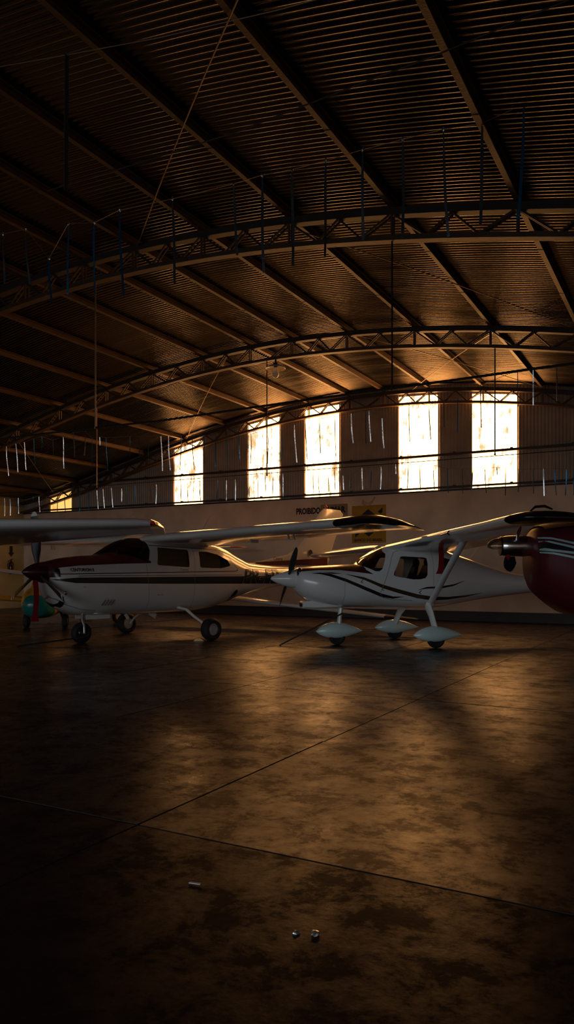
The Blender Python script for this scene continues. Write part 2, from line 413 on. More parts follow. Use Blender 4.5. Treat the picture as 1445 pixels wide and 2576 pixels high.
brace((-5.2, 9.15, 0), (-1.9, 14.2, 0), 'thin tie rod between the nearest and middle trusses on the right')

# ---- hanging rods, cable and wires
def hanger(u, vt, vb, y, label, r=.012):
    a = on_y(u, vt, y); b = on_y(u, vb, y); a.z = zb(a.x)+.02
    bm = bmesh.new(); tube(bm, [a, Vector((a.x, a.y, b.z))], r, 8)
    ball(bm, (a.x, a.y, b.z), r*1.8, n=8)
    setp(obj('hanger_rod', bm, M_ROD if u < 600 else M_CABLE), label, 'hanger rod', 'hanger rods under the trusses')
hanger(987, 600, 977, 9.1, 'dark rod hanging from the nearest truss to the black cable, right of the lamp')
hanger(240, 740, 1076, 9.1, 'brown rod hanging from the nearest truss to the black cable at the left')
hanger(243.5, 1030, 1225, 14.3, 'brown rod hanging from the middle truss at the left, right of the corner window')
hanger(672, 905, 1195, 14.3, 'dark rod hanging from the middle truss in front of the third window')
hanger(1246, 850, 1143, 14.3, 'dark rod hanging from the middle truss in front of the rightmost window')
def wire(pts, r, label, name='wire', cat='wire', m=M_CABLE):
    bm = bmesh.new(); tube(bm, pts, r, 6); setp(obj(name, bm, m), label, cat)
wire([on_y(u, v, 9.1) for u, v in ((-60, 1112), (111, 1091), (240, 1076), (400, 1059), (600, 1030), (800, 1002), (987, 977), (1200, 948), (1340, 928), (1520, 905))], .016,
     'thick black cable slung across the hall from the rods of the nearest truss', 'power_cable', 'cable')
def zc(x): return 3.49+.004*(x+8)
wire([Vector((x, 14.3, 3.50)) for x in (-21.5, -16, -10, -4, 2)], .008, 'thin wire strung across the windows below the middle truss')

# ---- bird-scaring streamers on strings
RDIR = Vector((0, -1, 0))
def streamer_row(data, y, w, name_lbl, group, knots=False, hang=None):
    data = sorted(data)
    tops = [on_y(u, vt, y) for u, vt, vb, k in data]
    count = {}
    total = {}
    for d in data: total[d[3]] = total.get(d[3], 0)+1
    for (u, vt, vb, kind), top in zip(data, tops):
        bot = on_y(u, vb, y); L = top.z-bot.z
        rnd = random.Random(int(u*13+vt)); n = 14
        to_eye = Vector((-top.x, -top.y, 0)).normalized(); nh = (to_eye+RDIR).normalized()
        yaw = math.atan2(nh.x, -nh.y)+(rnd.uniform(-.12, .12) if kind == 'f' else rnd.choice([-.45, .45])+rnd.uniform(-.2, .2)); tw = rnd.uniform(-.12, .12) if kind == 'f' else rnd.uniform(-.8, .8); ph = rnd.uniform(0, 6); lean = rnd.uniform(-.05, .05)*L
        tilt = rnd.uniform(-.02, .10)
        bm = bmesh.new(); prev = None
        for i in range(n+1):
            t = i/n; a = yaw+tw*(t-.5); c = Vector((lean*t*t*CT, lean*t*t*ST, -L*t))-nh*L*((.10 if kind == 'f' else .04)*t+.018*(math.sin(5.2*t+ph)-math.sin(ph)))
            ww = w*(.55+.45*min(1, t*4)); s = Vector((math.cos(a), math.sin(a), 0))*ww/2; nn = Vector((-s.y, s.x, 0)).normalized()*.0012
            cur = [bm.verts.new(c+s+nn), bm.verts.new(c-s+nn), bm.verts.new(c-s-nn), bm.verts.new(c+s-nn)]
            if prev: bridge(bm, prev, cur)
            else: bm.faces.new(cur)
            prev = cur
        bm.faces.new(prev)
        m = {'f': M_FOIL, 'b': M_BLUEP, 'd': M_DARKP}[kind]
        o = obj('streamer', bm, m, smooth=60); o.location = top
        if knots:
            bk = bmesh.new(); ball(bk, (0, 0, .0), .016, 1.0, .8, 1.7, 8)
            for q in bk.verts: q.co *= rnd.uniform(.7, 1.3)
            obj('knot', bk, M_FOIL, o)
        i = count.get(kind, 0); count[kind] = i+1
        cn = {'f': 'silvery', 'b': 'blue', 'd': 'dark'}[kind]
        setp(o, '%s streamer on the %s, %s %s one from the left' % (cn, name_lbl, ordinal(i), cn), 'streamer', group)
    pts = []
    for k, p in enumerate(tops):
        pts.append(p)
        if k+1 < len(tops):
            q = p.lerp(tops[k+1], .5); q.z -= .01*(tops[k+1]-p).length*.3; pts.append(q)
    a = pts[0]+(pts[0]-pts[2]).normalized()*.6; b = pts[-1]+(pts[-1]-pts[-3]).normalized()*.6
    bm = bmesh.new(); tube(bm, [a]+pts+[b], .0035, 5)
    setp(obj('string', bm, M_ROD), 'thin string carrying the %s' % group, 'string')
rowA = [(8,588,712,'d'),(66,576,712,'d'),(123,650,762,'b'),(172,562,738,'b'),(237,560,742,'b'),(301,528,740,'b'),(434,500,712,'d'),(588,462,640,'d'),(660,440,684,'d'),(735,426,664,'d'),
        (820,404,640,'d'),(913,376,600,'d'),(1014,350,592,'d'),(1116,325,592,'d'),(1214,310,560,'d'),(1318,262,552,'b')]
streamer_row(rowA, 7.35, .030, 'near string under the roof', 'streamers on the near string', True)
rowA0 = [(165,135,480,'d')]
bm = bmesh.new()
rowB = [(16,1122,1196,'f'),(40,1116,1187,'f'),(61,1112,1182,'f'),(85,1103,1170,'b'),(105,1098,1132,'b'),(133,1107,1146,'d'),(159,1099,1178,'f'),(185,1088,1150,'d'),(214,1084,1145,'d'),(231,1102,1176,'b'),(251,1099,1120,'f'),
        (267,1101,1183,'b'),(327,1098,1150,'d'),(351,1098,1150,'d'),(374,1097,1150,'d'),(405,1097,1183,'f'),(424,1096,1182,'f'),(456,1096,1182,'d'),(484,1092,1181,'d'),(514,1095,1165,'b'),(543,1095,1175,'b'),(570,1095,1177,'b'),
        (600,1082,1160,'b'),(632,1092,1166,'d'),(676,1078,1167,'d'),(709,1083,1160,'b'),(741,1068,1162,'f'),(768,1053,1155,'d'),(804,1053,1140,'d'),(843,1047,1147,'d'),(884,1040,1114,'f'),(921,1033,1115,'d'),(929,1032,1110,'f'),(962,1052,1127,'f'),
        (1030,1009,1111,'d'),(1080,1020,1105,'d'),(1117,1000,1075,'d'),(1152,1002,1088,'b'),(1210,968,1075,'d'),(1303,932,1022,'b'),(1342,930,1018,'f'),(1402,925,1008,'d')]
streamer_row(rowB, 12.0, .016, 'middle string', 'streamers on the middle string')
rowC = [(11,1253,1298,'f'),(25,1255,1297,'f'),(46,1252,1292,'f'),(83,1249,1258,'b'),(98,1249,1288,'f'),(123,1249,1258,'b'),(145,1247,1290,'d'),(163,1246,1290,'d'),(201,1239,1287,'b'),(223,1236,1285,'b'),(244,1233,1280,'f'),(259,1230,1278,'f'),(280,1227,1276,'f'),(306,1229,1262,'f'),
        (318,1223,1274,'b'),(340,1221,1266,'b'),(378,1220,1262,'d'),(393,1218,1267,'f'),(455,1213,1264,'d'),(472,1213,1266,'d'),(486,1212,1264,'d'),(503,1211,1262,'d'),(548,1208,1258,'b'),(570,1208,1258,'f'),(592,1206,1258,'f'),(628,1204,1250,'d'),(650,1195,1252,'d'),(667,1193,1237,'d'),
        (687,1192,1244,'d'),(712,1191,1248,'f'),(788,1186,1240,'d'),(801,1186,1240,'d'),(826,1196,1238,'d'),(842,1178,1232,'d'),(863,1196,1232,'f'),(882,1198,1228,'b'),(911,1176,1231,'f'),(935,1176,1228,'b'),(959,1174,1230,'f'),(996,1168,1192,'f'),(1028,1167,1230,'d'),(1057,1170,1233,'d'),(1091,1170,1232,'d'),
        (1126,1178,1240,'b'),(1164,1180,1242,'d'),(1190,1178,1238,'d'),(1221,1176,1240,'d'),(1251,1176,1195,'d'),(1273,1177,1246,'d'),(1306,1181,1237,'d'),(1342,1180,1242,'d'),(1368,1179,1247,'f'),(1397,1180,1246,'b'),(1426,1180,1246,'b'),(1444,1180,1246,'b')]
streamer_row(rowC, 14.55, .018, 'low string by the wall', 'streamers on the low string')
p = on_y(168, 138, 4.3)
bm = bmesh.new(); q = on_y(157, 482, 4.3); bar(bm, p, Vector((p.x-.01, p.y, q.z)), .004, .04, (0, 1, 0))
setp(obj('streamer', bm, M_DARKP), 'dark film streamer hanging alone at upper left, nearest the camera', 'streamer')
wire([on_y(u, v, 4.3) for u, v in ((-40, 175), (168, 138), (400, 95), (700, 25), (900, -30))], .0035, 'thin string carrying the lone dark streamer at upper left', 'string', 'string', M_ROD)
wire([on_y(u, v, 5.4) for u, v in ((120, 480), (300, 425), (460, 375), (600, 330), (760, 268), (960, 190), (1100, 138), (1320, 45), (1480, -20))], .006, 'faint wire slanting across the dark upper roof to the right', 'wire', 'wire', M_STEELD)

# ---- pendant lamp
p = on_y(694, 906, 14.3); p.z = zb(p.x)
lamp = empty('pendant_lamp', p); setp(lamp, 'unlit pendant lamp with a round enamel shade hanging under the middle truss', 'lamp')
bm = bmesh.new(); lathe(bm, [(0, .02), (.05, .022), (.07, .05), (.16, .034), (.18, .03)], (0, 0, 0), (0, 0, -1), 16); obj('stem', bm, M_CABLE, lamp, True)
bm = bmesh.new(); lathe(bm, [(.10, .03), (.11, .06), (.135, .14), (.165, .195), (.19, .205), (.188, .20), (.165, .185), (.145, .13), (.125, .04)], (0, 0, 0), (0, 0, -1), 32)
obj('lamp_shade', bm, M_ENAMEL, lamp, True)
bm = bmesh.new(); lathe(bm, [(.125, .028), (.17, .034), (.22, .052), (.27, .066), (.32, .068), (.36, .054), (.388, .030), (.398, .004)], (0, 0, 0), (0, 0, -1), 24)
obj('bulb', bm, M_BULB, lamp, True)
lamp.scale = (1.08, 1.08, 1.0)

# ------------------------------------------------------------------ writing
def text_mesh(s, size, shear=0.0, offset=0.0, space=1.0):
    c = bpy.data.curves.new('t', 'FONT'); c.body = s; c.size = size; c.shear = shear; c.offset = offset; c.space_character = space
    c.resolution_u = 3
    o = bpy.data.objects.new('t', c); COL.objects.link(o)
    dg = bpy.context.evaluated_depsgraph_get(); dg.update()
    me = bpy.data.meshes.new_from_object(o.evaluated_get(dg))
    bpy.data.objects.remove(o); bpy.data.curves.remove(c)
    bm = bmesh.new(); bm.from_mesh(me); bpy.data.meshes.remove(me)
    bmesh.ops.remove_doubles(bm, verts=bm.verts, dist=1e-5)
    return bm
def fit(bm, w, h):                      # scale to a width and a height, origin bottom left
    xs = [v.co.x for v in bm.verts]; ys = [v.co.y for v in bm.verts]
    a, b, c, d = min(xs), max(xs), min(ys), max(ys)
    for v in bm.verts: v.co = Vector(((v.co.x-a)/(b-a)*w, (v.co.y-c)/(d-c)*h, 0))
def split_long(bm, L):
    bmesh.ops.triangulate(bm, faces=bm.faces)
    for _ in range(4):
        e = [e for e in bm.edges if e.calc_length() > L]
        if not e: break
        bmesh.ops.subdivide_edges(bm, edges=e, cuts=1); bmesh.ops.triangulate(bm, faces=bm.faces)
def wall_rect(u0, v0, u1, v1):
    a = on_y(u0, v0, YB); b = on_y(u1, v1, YB); return a.x, b.x, min(a.z, b.z), max(a.z, b.z)
# warning text painted on the wall
x0 = on_y(746, 1292, YB).x; x1 = on_y(870, 1276, YB).x; zt = on_y(746, 1279, YB).z; z0 = on_y(746, 1295, YB).z
t = empty('painted_warning', (x0, YB-.004, z0)); setp(t, 'black capital letters of a no smoking warning painted on the plaster wall', 'sign')
for word, a, b in (('PROIBIDO', 0, .50), ('FUMAR', .585, 1.0)):
    bm = text_mesh(word, 1, 0, .045); fit(bm, (b-a)*(x1-x0), zt-z0)
    for v in bm.verts: v.co = Vector((v.co.x+a*(x1-x0), 0, v.co.y))
    obj('lettering', bm, M_SIGNK, t, normals=False)
bm = bmesh.new(); g = .004
f = bm.faces.new([bm.verts.new(q) for q in ((.50*(x1-x0), g/2, -.09), (x1-x0+.07, g/2, -.09), (x1-x0+.07, g/2, zt-z0+.07), (.50*(x1-x0), g/2, zt-z0+.07))])
obj('paint_patch', bm, M_PATCH, t, normals=False)
# yellow bank sign with the folded ribbon emblem
x0, x1, z0, z1 = wall_rect(886, 1367, 972, 1269)
W, H = x1-x0, z1-z0
t = empty('painted_sign', (x0, YB-.004, z0)); setp(t, 'square yellow advertising sign with a dark folded ribbon emblem on the wall', 'sign')
bm = bmesh.new(); bm.faces.new([bm.verts.new(q) for q in ((0, .002, 0), (W, .002, 0), (W, .002, H), (0, .002, H))]); obj('background', bm, M_SIGNY, t, normals=False)
def poly(bm, pts, y=0):
    bm.faces.new([bm.verts.new((a*W, y, b*H)) for a, b in pts])
bm = bmesh.new()                        # a crossed angular double ribbon
poly(bm, [(.10, .62), (.48, .90), (.78, .68), (.68, .60), (.48, .75), (.20, .55)])
poly(bm, [(.76, .82), (.90, .93), (.90, .80), (.84, .76)])
poly(bm, [(.86, .44), (.50, .17), (.22, .38), (.32, .46), (.50, .32), (.76, .52)])
poly(bm, [(.10, .15), (.10, .28), (.17, .34), (.24, .27)])
obj('emblem', bm, M_SIGNB, t, normals=False)
bm = text_mesh('Banco do Brasil'.upper(), 1, 0, .03); fit(bm, W*.82, H*.075)
for v in bm.verts: v.co = Vector((v.co.x+.08*W, 0, v.co.y+.045*H))
obj('lettering', bm, M_SIGNB, t, normals=False)
# stain above the sign, extinguisher sign at the far left
bm = bmesh.new(); rnd = random.Random(5); sx = on_y(930, 1262, YB)
P = [(-.34, .0), (-.27, .13), (-.21, .02), (-.08, -.02), (.02, .0), (.12, .05), (.22, .2), (.26, .12), (.16, -.04), (.05, -.12), (-.08, -.10), (-.2, -.13), (-.3, -.09)]
bm.faces.new([bm.verts.new((a*.72, 0, b*.8)) for a, b in P]); o = obj('wall_stain', bm, M_STAIN, normals=False); o.location = (sx.x, YB-.003, sx.z)
setp(o, 'dark smudge on the plaster just above the yellow sign', 'stain')
def on_x(u, v, X):
    rr = (u-CX)/FOC; d = X/(CT*rr-ST); return fw(rr*d, d, EYE+(HOR-v)/FOC*d)
t = empty('extinguisher_sign', on_x(28, 1401, XL+.006), PI/2); setp(t, 'dark arrow sign pointing down on the left side wall', 'sign')
bm = bmesh.new(); bm.faces.new([bm.verts.new(q) for q in ((-.07, 0, .40), (.07, 0, .40), (.07, 0, .16), (.14, 0, .16), (0, 0, 0), (-.14, 0, .16), (-.07, 0, .16))]); obj('arrow', bm, M_DKRED, t, normals=False)
p = on_x(28, 1436, XL+.1)
t = empty('fire_extinguisher', (p.x, p.y, p.z), PI/2); setp(t, 'dark fire extinguisher hung on the left wall below the arrow sign', 'fire extinguisher')
bm = bmesh.new(); lathe(bm, [(-.12, .07), (-.10, .085), (.28, .085), (.34, .05), (.36, .03)], (0, 0, 0), (0, 0, 1), 20); obj('cylinder_body', bm, M_DKRED, t, True)
bm = bmesh.new(); bar(bm, (0, 0, .36), (0, 0, .42), .03, .03); bar(bm, (-.02, 0, .42), (.10, 0, .44), .02, .02); obj('valve', bm, M_CABLE, t)
bm = bmesh.new(); tube(bm, [(-.02, 0, .40), (-.14, -.01, .36), (-.19, -.02, .22), (-.15, -.02, .05)], .012, 8); obj('hose', bm, M_CABLE, t, True)

# ------------------------------------------------------------------ aircraft toolkit (x ahead, y to port, z up)
def interp(tab, s):
    # tab: rows (s, zt, zb, hw, n) with s falling; monotone cubic
    rows = tab
    if s >= rows[0][0]: return rows[0][1:]
    if s <= rows[-1][0]: return rows[-1][1:]
    for i in range(len(rows)-1):
        a, b = rows[i], rows[i+1]
        if a[0] >= s >= b[0]: break
    h = b[0]-a[0]; t = (s-a[0])/h; out = []
    for k in range(1, 5):
        def slope(j):
            if j <= 0 or j >= len(rows)-1: return None
            p, q, r = rows[j-1], rows[j], rows[j+1]
            d0 = (q[k]-p[k])/(q[0]-p[0]); d1 = (r[k]-q[k])/(r[0]-q[0])
            return 0.0 if d0*d1 <= 0 else 2*d0*d1/(d0+d1)
        dd = (b[k]-a[k])/h; m0, m1 = slope(i), slope(i+1)
        m0 = dd if m0 is None else m0; m1 = dd if m1 is None else m1
        h00 = 2*t**3-3*t*t+1; h10 = t**3-2*t*t+t; h01 = -2*t**3+3*t*t; h11 = t**3-t*t
        out.append(h00*a[k]+h10*h*m0+h01*b[k]+h11*h*m1)
    return out
class Hull:
    def __init__(self, tab, zc=None): self.tab = tab; self.zcf = zc
    def pt(self, s, t):
        zt, zbm, hw, n = interp(self.tab, s); zc = (zt+zbm)/2; hh = max((zt-zbm)/2, .004); hw = max(hw, .004)
        a = PI*min(max(t, 0), 1); sa, ca = math.sin(a), math.cos(a)
        r = (abs(sa/hw)**n+abs(ca/hh)**n)**(-1/n)
        return Vector((s, r*sa, zc+r*ca))
    def t_of(self, s, z):
        if z == 'top': return 0.0
        if z == 'bot': return 1.0
        lo, hi = 0.0, 1.0
        for _ in range(34):
            m = (lo+hi)/2
            if self.pt(s, m).z > z: lo = m
            else: hi = m
        return (lo+hi)/2
    def side(self, s, z, off=0.0):
        t = self.t_of(s, z); p = self.pt(s, t)
        du = self.pt(s-.01, t)-self.pt(s+.01, t); dv = self.pt(s, min(t+.01, 1))-self.pt(s, max(t-.01, 0))
        n = du.cross(dv); n.normalize()
        if n.y < 0: n = -n
        return p+n*off
def inside(poly, x, y):
    c = False; n = len(poly); j = n-1
    for i in range(n):
        xi, yi = poly[i]; xj, yj = poly[j]
        if (yi > y) != (yj > y) and x < (xj-xi)*(y-yi)/(yj-yi)+xi: c = not c
        j = i
    return c
KT = 2.0
def hull_mesh(hull, regions, mats, parent, name='fuselage', ds=.075, nt=34, zones=None, cap=0):
    """one shell; regions = [(key, [(s, z)...])]; key is a material index or a pane name"""
    S = [r[0] for r in hull.tab]; smax, smin = S[0], S[-1]
    polys = []
    for key, pts in regions:
        out = []
        for i in range(len(pts)):
            a, b = pts[i], pts[(i+1) % len(pts)]
            ta, tb = hull.t_of(*a), hull.t_of(*b)
            numeric = not (isinstance(a[1], str) or isinstance(b[1], str))
            L = math.hypot(a[0]-b[0], (ta-tb)*KT); n = max(1, int(L/.06))
            for k in range(n):
                q = k/n; s = a[0]+(b[0]-a[0])*q
                t = hull.t_of(s, a[1]+(b[1]-a[1])*q) if numeric else ta+(tb-ta)*q
                out.append((min(max(s, smin), smax), min(max(t*KT, 0), KT)))
        polys.append((key, out))
    V, E = [], []
    ns = int((smax-smin)/ds)
    ss = sorted(set([smax-(smax-smin)*i/ns for i in range(ns+1)]+S), reverse=True)
    ss = [s for i, s in enumerate(ss) if i == 0 or abs(ss[i-1]-s) > .012 or i == len(ss)-1]
    segs = []
    for key, P in polys:
        b0 = len(V); V += [Vector(p) for p in P]
        E += [(b0+i, b0+(i+1) % len(P)) for i in range(len(P))]
        segs += P
    grid = {}
    for p in segs: grid.setdefault((int(p[0]/.1), int(p[1]/.1)), []).append(p)
    def near(x, y):
        i, j = int(x/.1), int(y/.1)
        for a in (-1, 0, 1):
            for b in (-1, 0, 1):
                for p in grid.get((i+a, j+b), ()):
                    if abs(p[0]-x) < .028 and abs(p[1]-y) < .028: return True
        return False
    for s in ss:
        for k in range(nt+1):
            y = KT*k/nt; edge = k in (0, nt) or s in (smax, smin)
            if edge or not near(s, y): V.append(Vector((s, y)))
    vs, es, fs, *_ = delaunay_2d_cdt(V, E, [], 0, 1e-5)
    groups = {}
    for f in fs:
        cx_ = sum(vs[i].x for i in f)/3; cy_ = sum(vs[i].y for i in f)/3
        key = 0
        if zones: key = zones(cx_, hull.pt(cx_, cy_/KT), cy_/KT)
        for k, P in polys:
            if inside(P, cx_, cy_): key = k
        groups.setdefault(key if isinstance(key, str) else 'HULL', []).append((f, key))
    pts = [hull.pt(v.x, v.y/KT) for v in vs]
    res = {}
    for g, lst in groups.items():
        bm = bmesh.new()
        for sgn in (1, -1):
            mp = {}
            for f, key in lst:
                vv = []
                for i in f:
                    if i not in mp: mp[i] = bm.verts.new((pts[i].x, pts[i].y*sgn, pts[i].z))
                    vv.append(mp[i])
                try:
                    fc = bm.faces.new(vv)
                    if g == 'HULL': fc.material_index = key
                except ValueError: pass
            if g.endswith('window'):
                res[g+('_port' if sgn > 0 else '_starboard')] = bm; bm = bmesh.new()
        if g.endswith('window'):
            bm.free(); continue
        bmesh.ops.remove_doubles(bm, verts=bm.verts, dist=.0004)
        if g == 'HULL':
            for se in (smax, smin):
                vv = [v for v in bm.verts if abs(v.co.x-se) < 1e-4]
                if len(vv) > 2:
                    zt, zbm, hw, n = interp(hull.tab, se); zc = (zt+zbm)/2
                    vv.sort(key=lambda v: math.atan2(v.co.y, v.co.z-zc))
                    try: bm.faces.new(vv).material_index = cap if se == smax else 0
                    except ValueError: pass
            bmesh.ops.recalc_face_normals(bm, faces=bm.faces)
            res['hull'] = obj(name, bm, mats, parent, smooth=50)
        else: res[g] = bm
    return res
def band(center, half):                 # polyline (s, z, width) -> closed (s, z) polygon
    up = [(s, z+w/2) for s, z, w in center]; lo = [(s, z-w/2) for s, z, w in center]
    return up+lo[::-1]
def airfoil(n=12, t=.13, camber=.02):
    up, lo = [], []
    for i in range(n+1):
        x = .5*(1-math.cos(PI*i/n))
        yt = 5*t*(.2969*math.sqrt(x)-.126*x-.3516*x*x+.2843*x**3-.1036*x**4)
        yc = camber*(2*.4*x-x*x)/.16 if x < .4 else camber*((1-.8)+.8*x-x*x)/.36
        up.append((x, yc+yt)); lo.append((x, yc-yt))
    return up[::-1]+lo[1:-1]            # TE -> over the top -> LE -> under
def wing_mesh(stations, n=13):
    """stations: (y, s_le, s_te, z_le, z_te, thickness, camber)"""
    bm = bmesh.new(); R = []
    for y, sl, st, zl, zt_, th, ca in stations:
        ch = sl-st
        R.append([bm.verts.new((sl-ch*x, y, zl+(zt_-zl)*x+ch*z)) for x, z in airfoil(n, th, ca)])
    for a, b in zip(R, R[1:]): bridge(bm, a, b)
    bm.faces.new(R[0]); bm.faces.new(R[-1])
    return bm
def fin_mesh(stations, n=8):
    """vertical surface: (z, s_le, s_te, thickness)"""
    bm = bmesh.new(); R = []
    for z, sl, st, th in stations:
        ch = sl-st; pts = airfoil(n, th, 0)
        R.append([bm.verts.new((sl-ch*x, ch*q, z)) for x, q in pts])
    for a, b in zip(R, R[1:]): bridge(bm, a, b)
    bm.faces.new(R[0]); bm.faces.new(R[-1])
    return bm
def blade_mesh(R, root, chord, ang, x, zc_, twist=.5, bands=()):
    """propeller blade turned by ang about the x axis; bands = painted stripes (r0, r1)"""
    bm = bmesh.new(); sec = []
    prof = [(root, .35, 1.0), (root+.10, .5, .75), (.35*R, .85, .35), (.55*R, 1.0, .22), (.75*R, .95, .15), (.9*R, .78, .11), (.97*R, .55, .10), (R, .18, .10)]
    d = Vector((0, math.sin(ang), math.cos(ang))); e = Vector((0, math.cos(ang), -math.sin(ang)))
    rs = sorted(set([p[0] for p in prof]+[r for b in bands for r in b]))
    for r in rs:
        for a, b in zip(prof, prof[1:]):
            if a[0] <= r <= b[0]: break
        q = (r-a[0])/(b[0]-a[0]); c = chord*(a[1]+(b[1]-a[1])*q); th = a[2]+(b[2]-a[2])*q
        tw = (1.05-abs(twist)*1.2*(r/R))*(1 if twist > 0 else -1); ring_ = []
        for k in range(12):
            t = 2*PI*k/12; px, py = .5*c*math.cos(t), .5*c*th*math.sin(t)
            ring_.append(bm.verts.new(Vector((x, 0, zc_))+d*r+e*(px*math.cos(tw)-py*math.sin(tw))+Vector((1, 0, 0))*(px*math.sin(tw)+py*math.cos(tw))))
        sec.append(ring_)
    for k, (a, b) in enumerate(zip(sec, sec[1:])):
        n0 = len(bm.faces); bridge(bm, a, b); bm.faces.ensure_lookup_table()
        if any(r0-1e-6 <= rs[k] and rs[k+1] <= r1+1e-6 for r0, r1 in bands):
            for f in bm.faces[n0:]: f.material_index = 1
    bm.faces.new(sec[0]); bm.faces.new(sec[-1])
    return bm
def wheel(parent, c, R, w, hubcol=None, name='wheel'):
    bm = bmesh.new(); h = w/2; c = Vector(c)
    lathe(bm, [(-h*.55, R*.52), (-h*.9, R*.62), (-h, R*.78), (-h*.8, R*.93), (-h*.4, R), (h*.4, R), (h*.8, R*.93), (h, R*.78), (h*.9, R*.62), (h*.55, R*.52)], (0, 0, 0), (0, 1, 0), 32)
    wl = obj(name, bm, M_TIRE, parent, True); wl.location = c
    bm = bmesh.new()
    lathe(bm, [(-h*.72, R*.12), (-h*.75, R*.34), (-h*.58, R*.42), (-h*.62, R*.53), (h*.62, R*.53), (h*.58, R*.42), (h*.75, R*.34), (h*.72, R*.12)], (0, 0, 0), (0, 1, 0), 24)
    for k in range(6):
        a = 2*PI*k/6
        for sg in (-1, 1): ball(bm, (R*.27*math.cos(a), sg*h*.75, R*.27*math.sin(a)), R*.04, n=6)
    obj('wheel_hub', bm, hubcol or M_HUB, wl, 30)
    return wl
def pod(bm, c, lf, lb, h, w, flat=.35, n=26):
    """teardrop wheel fairing"""
    c = Vector(c); R = []
    for i in range(n+1):
        t = i/n; x = lf-(lf+lb)*t
        q = (math.sin(PI*min(1, t**.80)))**.92 if 0 < t < 1 else 0
        q = max(q, .02); R.append([bm.verts.new(c+Vector((x, w/2*q*math.cos(2*PI*k/18), (h/2*q*math.sin(2*PI*k/18) if math.sin(2*PI*k/18) > 0 else h/2*q*flat*2*math.sin(2*PI*k/18)) ))) for k in range(18)])
    for a, b in zip(R, R[1:]): bridge(bm, a, b)
    bm.faces.new(R[0]); bm.faces.new(R[-1])
def side_text(hull, s, z, txt, w, h, m, parent, name='lettering', shear=0.0, off=.006, bold=0.0, slope=0.0, both=None):
    bm = text_mesh(txt, 1, shear, bold); fit(bm, w, h); split_long(bm, .05)
    for v in bm.verts:
        p = hull.side(s-v.co.x, z+v.co.y+slope*v.co.x, off); v.co = p
    return obj(name, bm, m, parent, normals=False)
def heading(M, a):
    """aircraft frame: M in (right, ahead), nose direction a in the same axes"""
    w0 = fw(*M); w1 = fw(M[0]+a[0], M[1]+a[1]); d = w1-w0
    return w0, math.atan2(d.y, d.x)

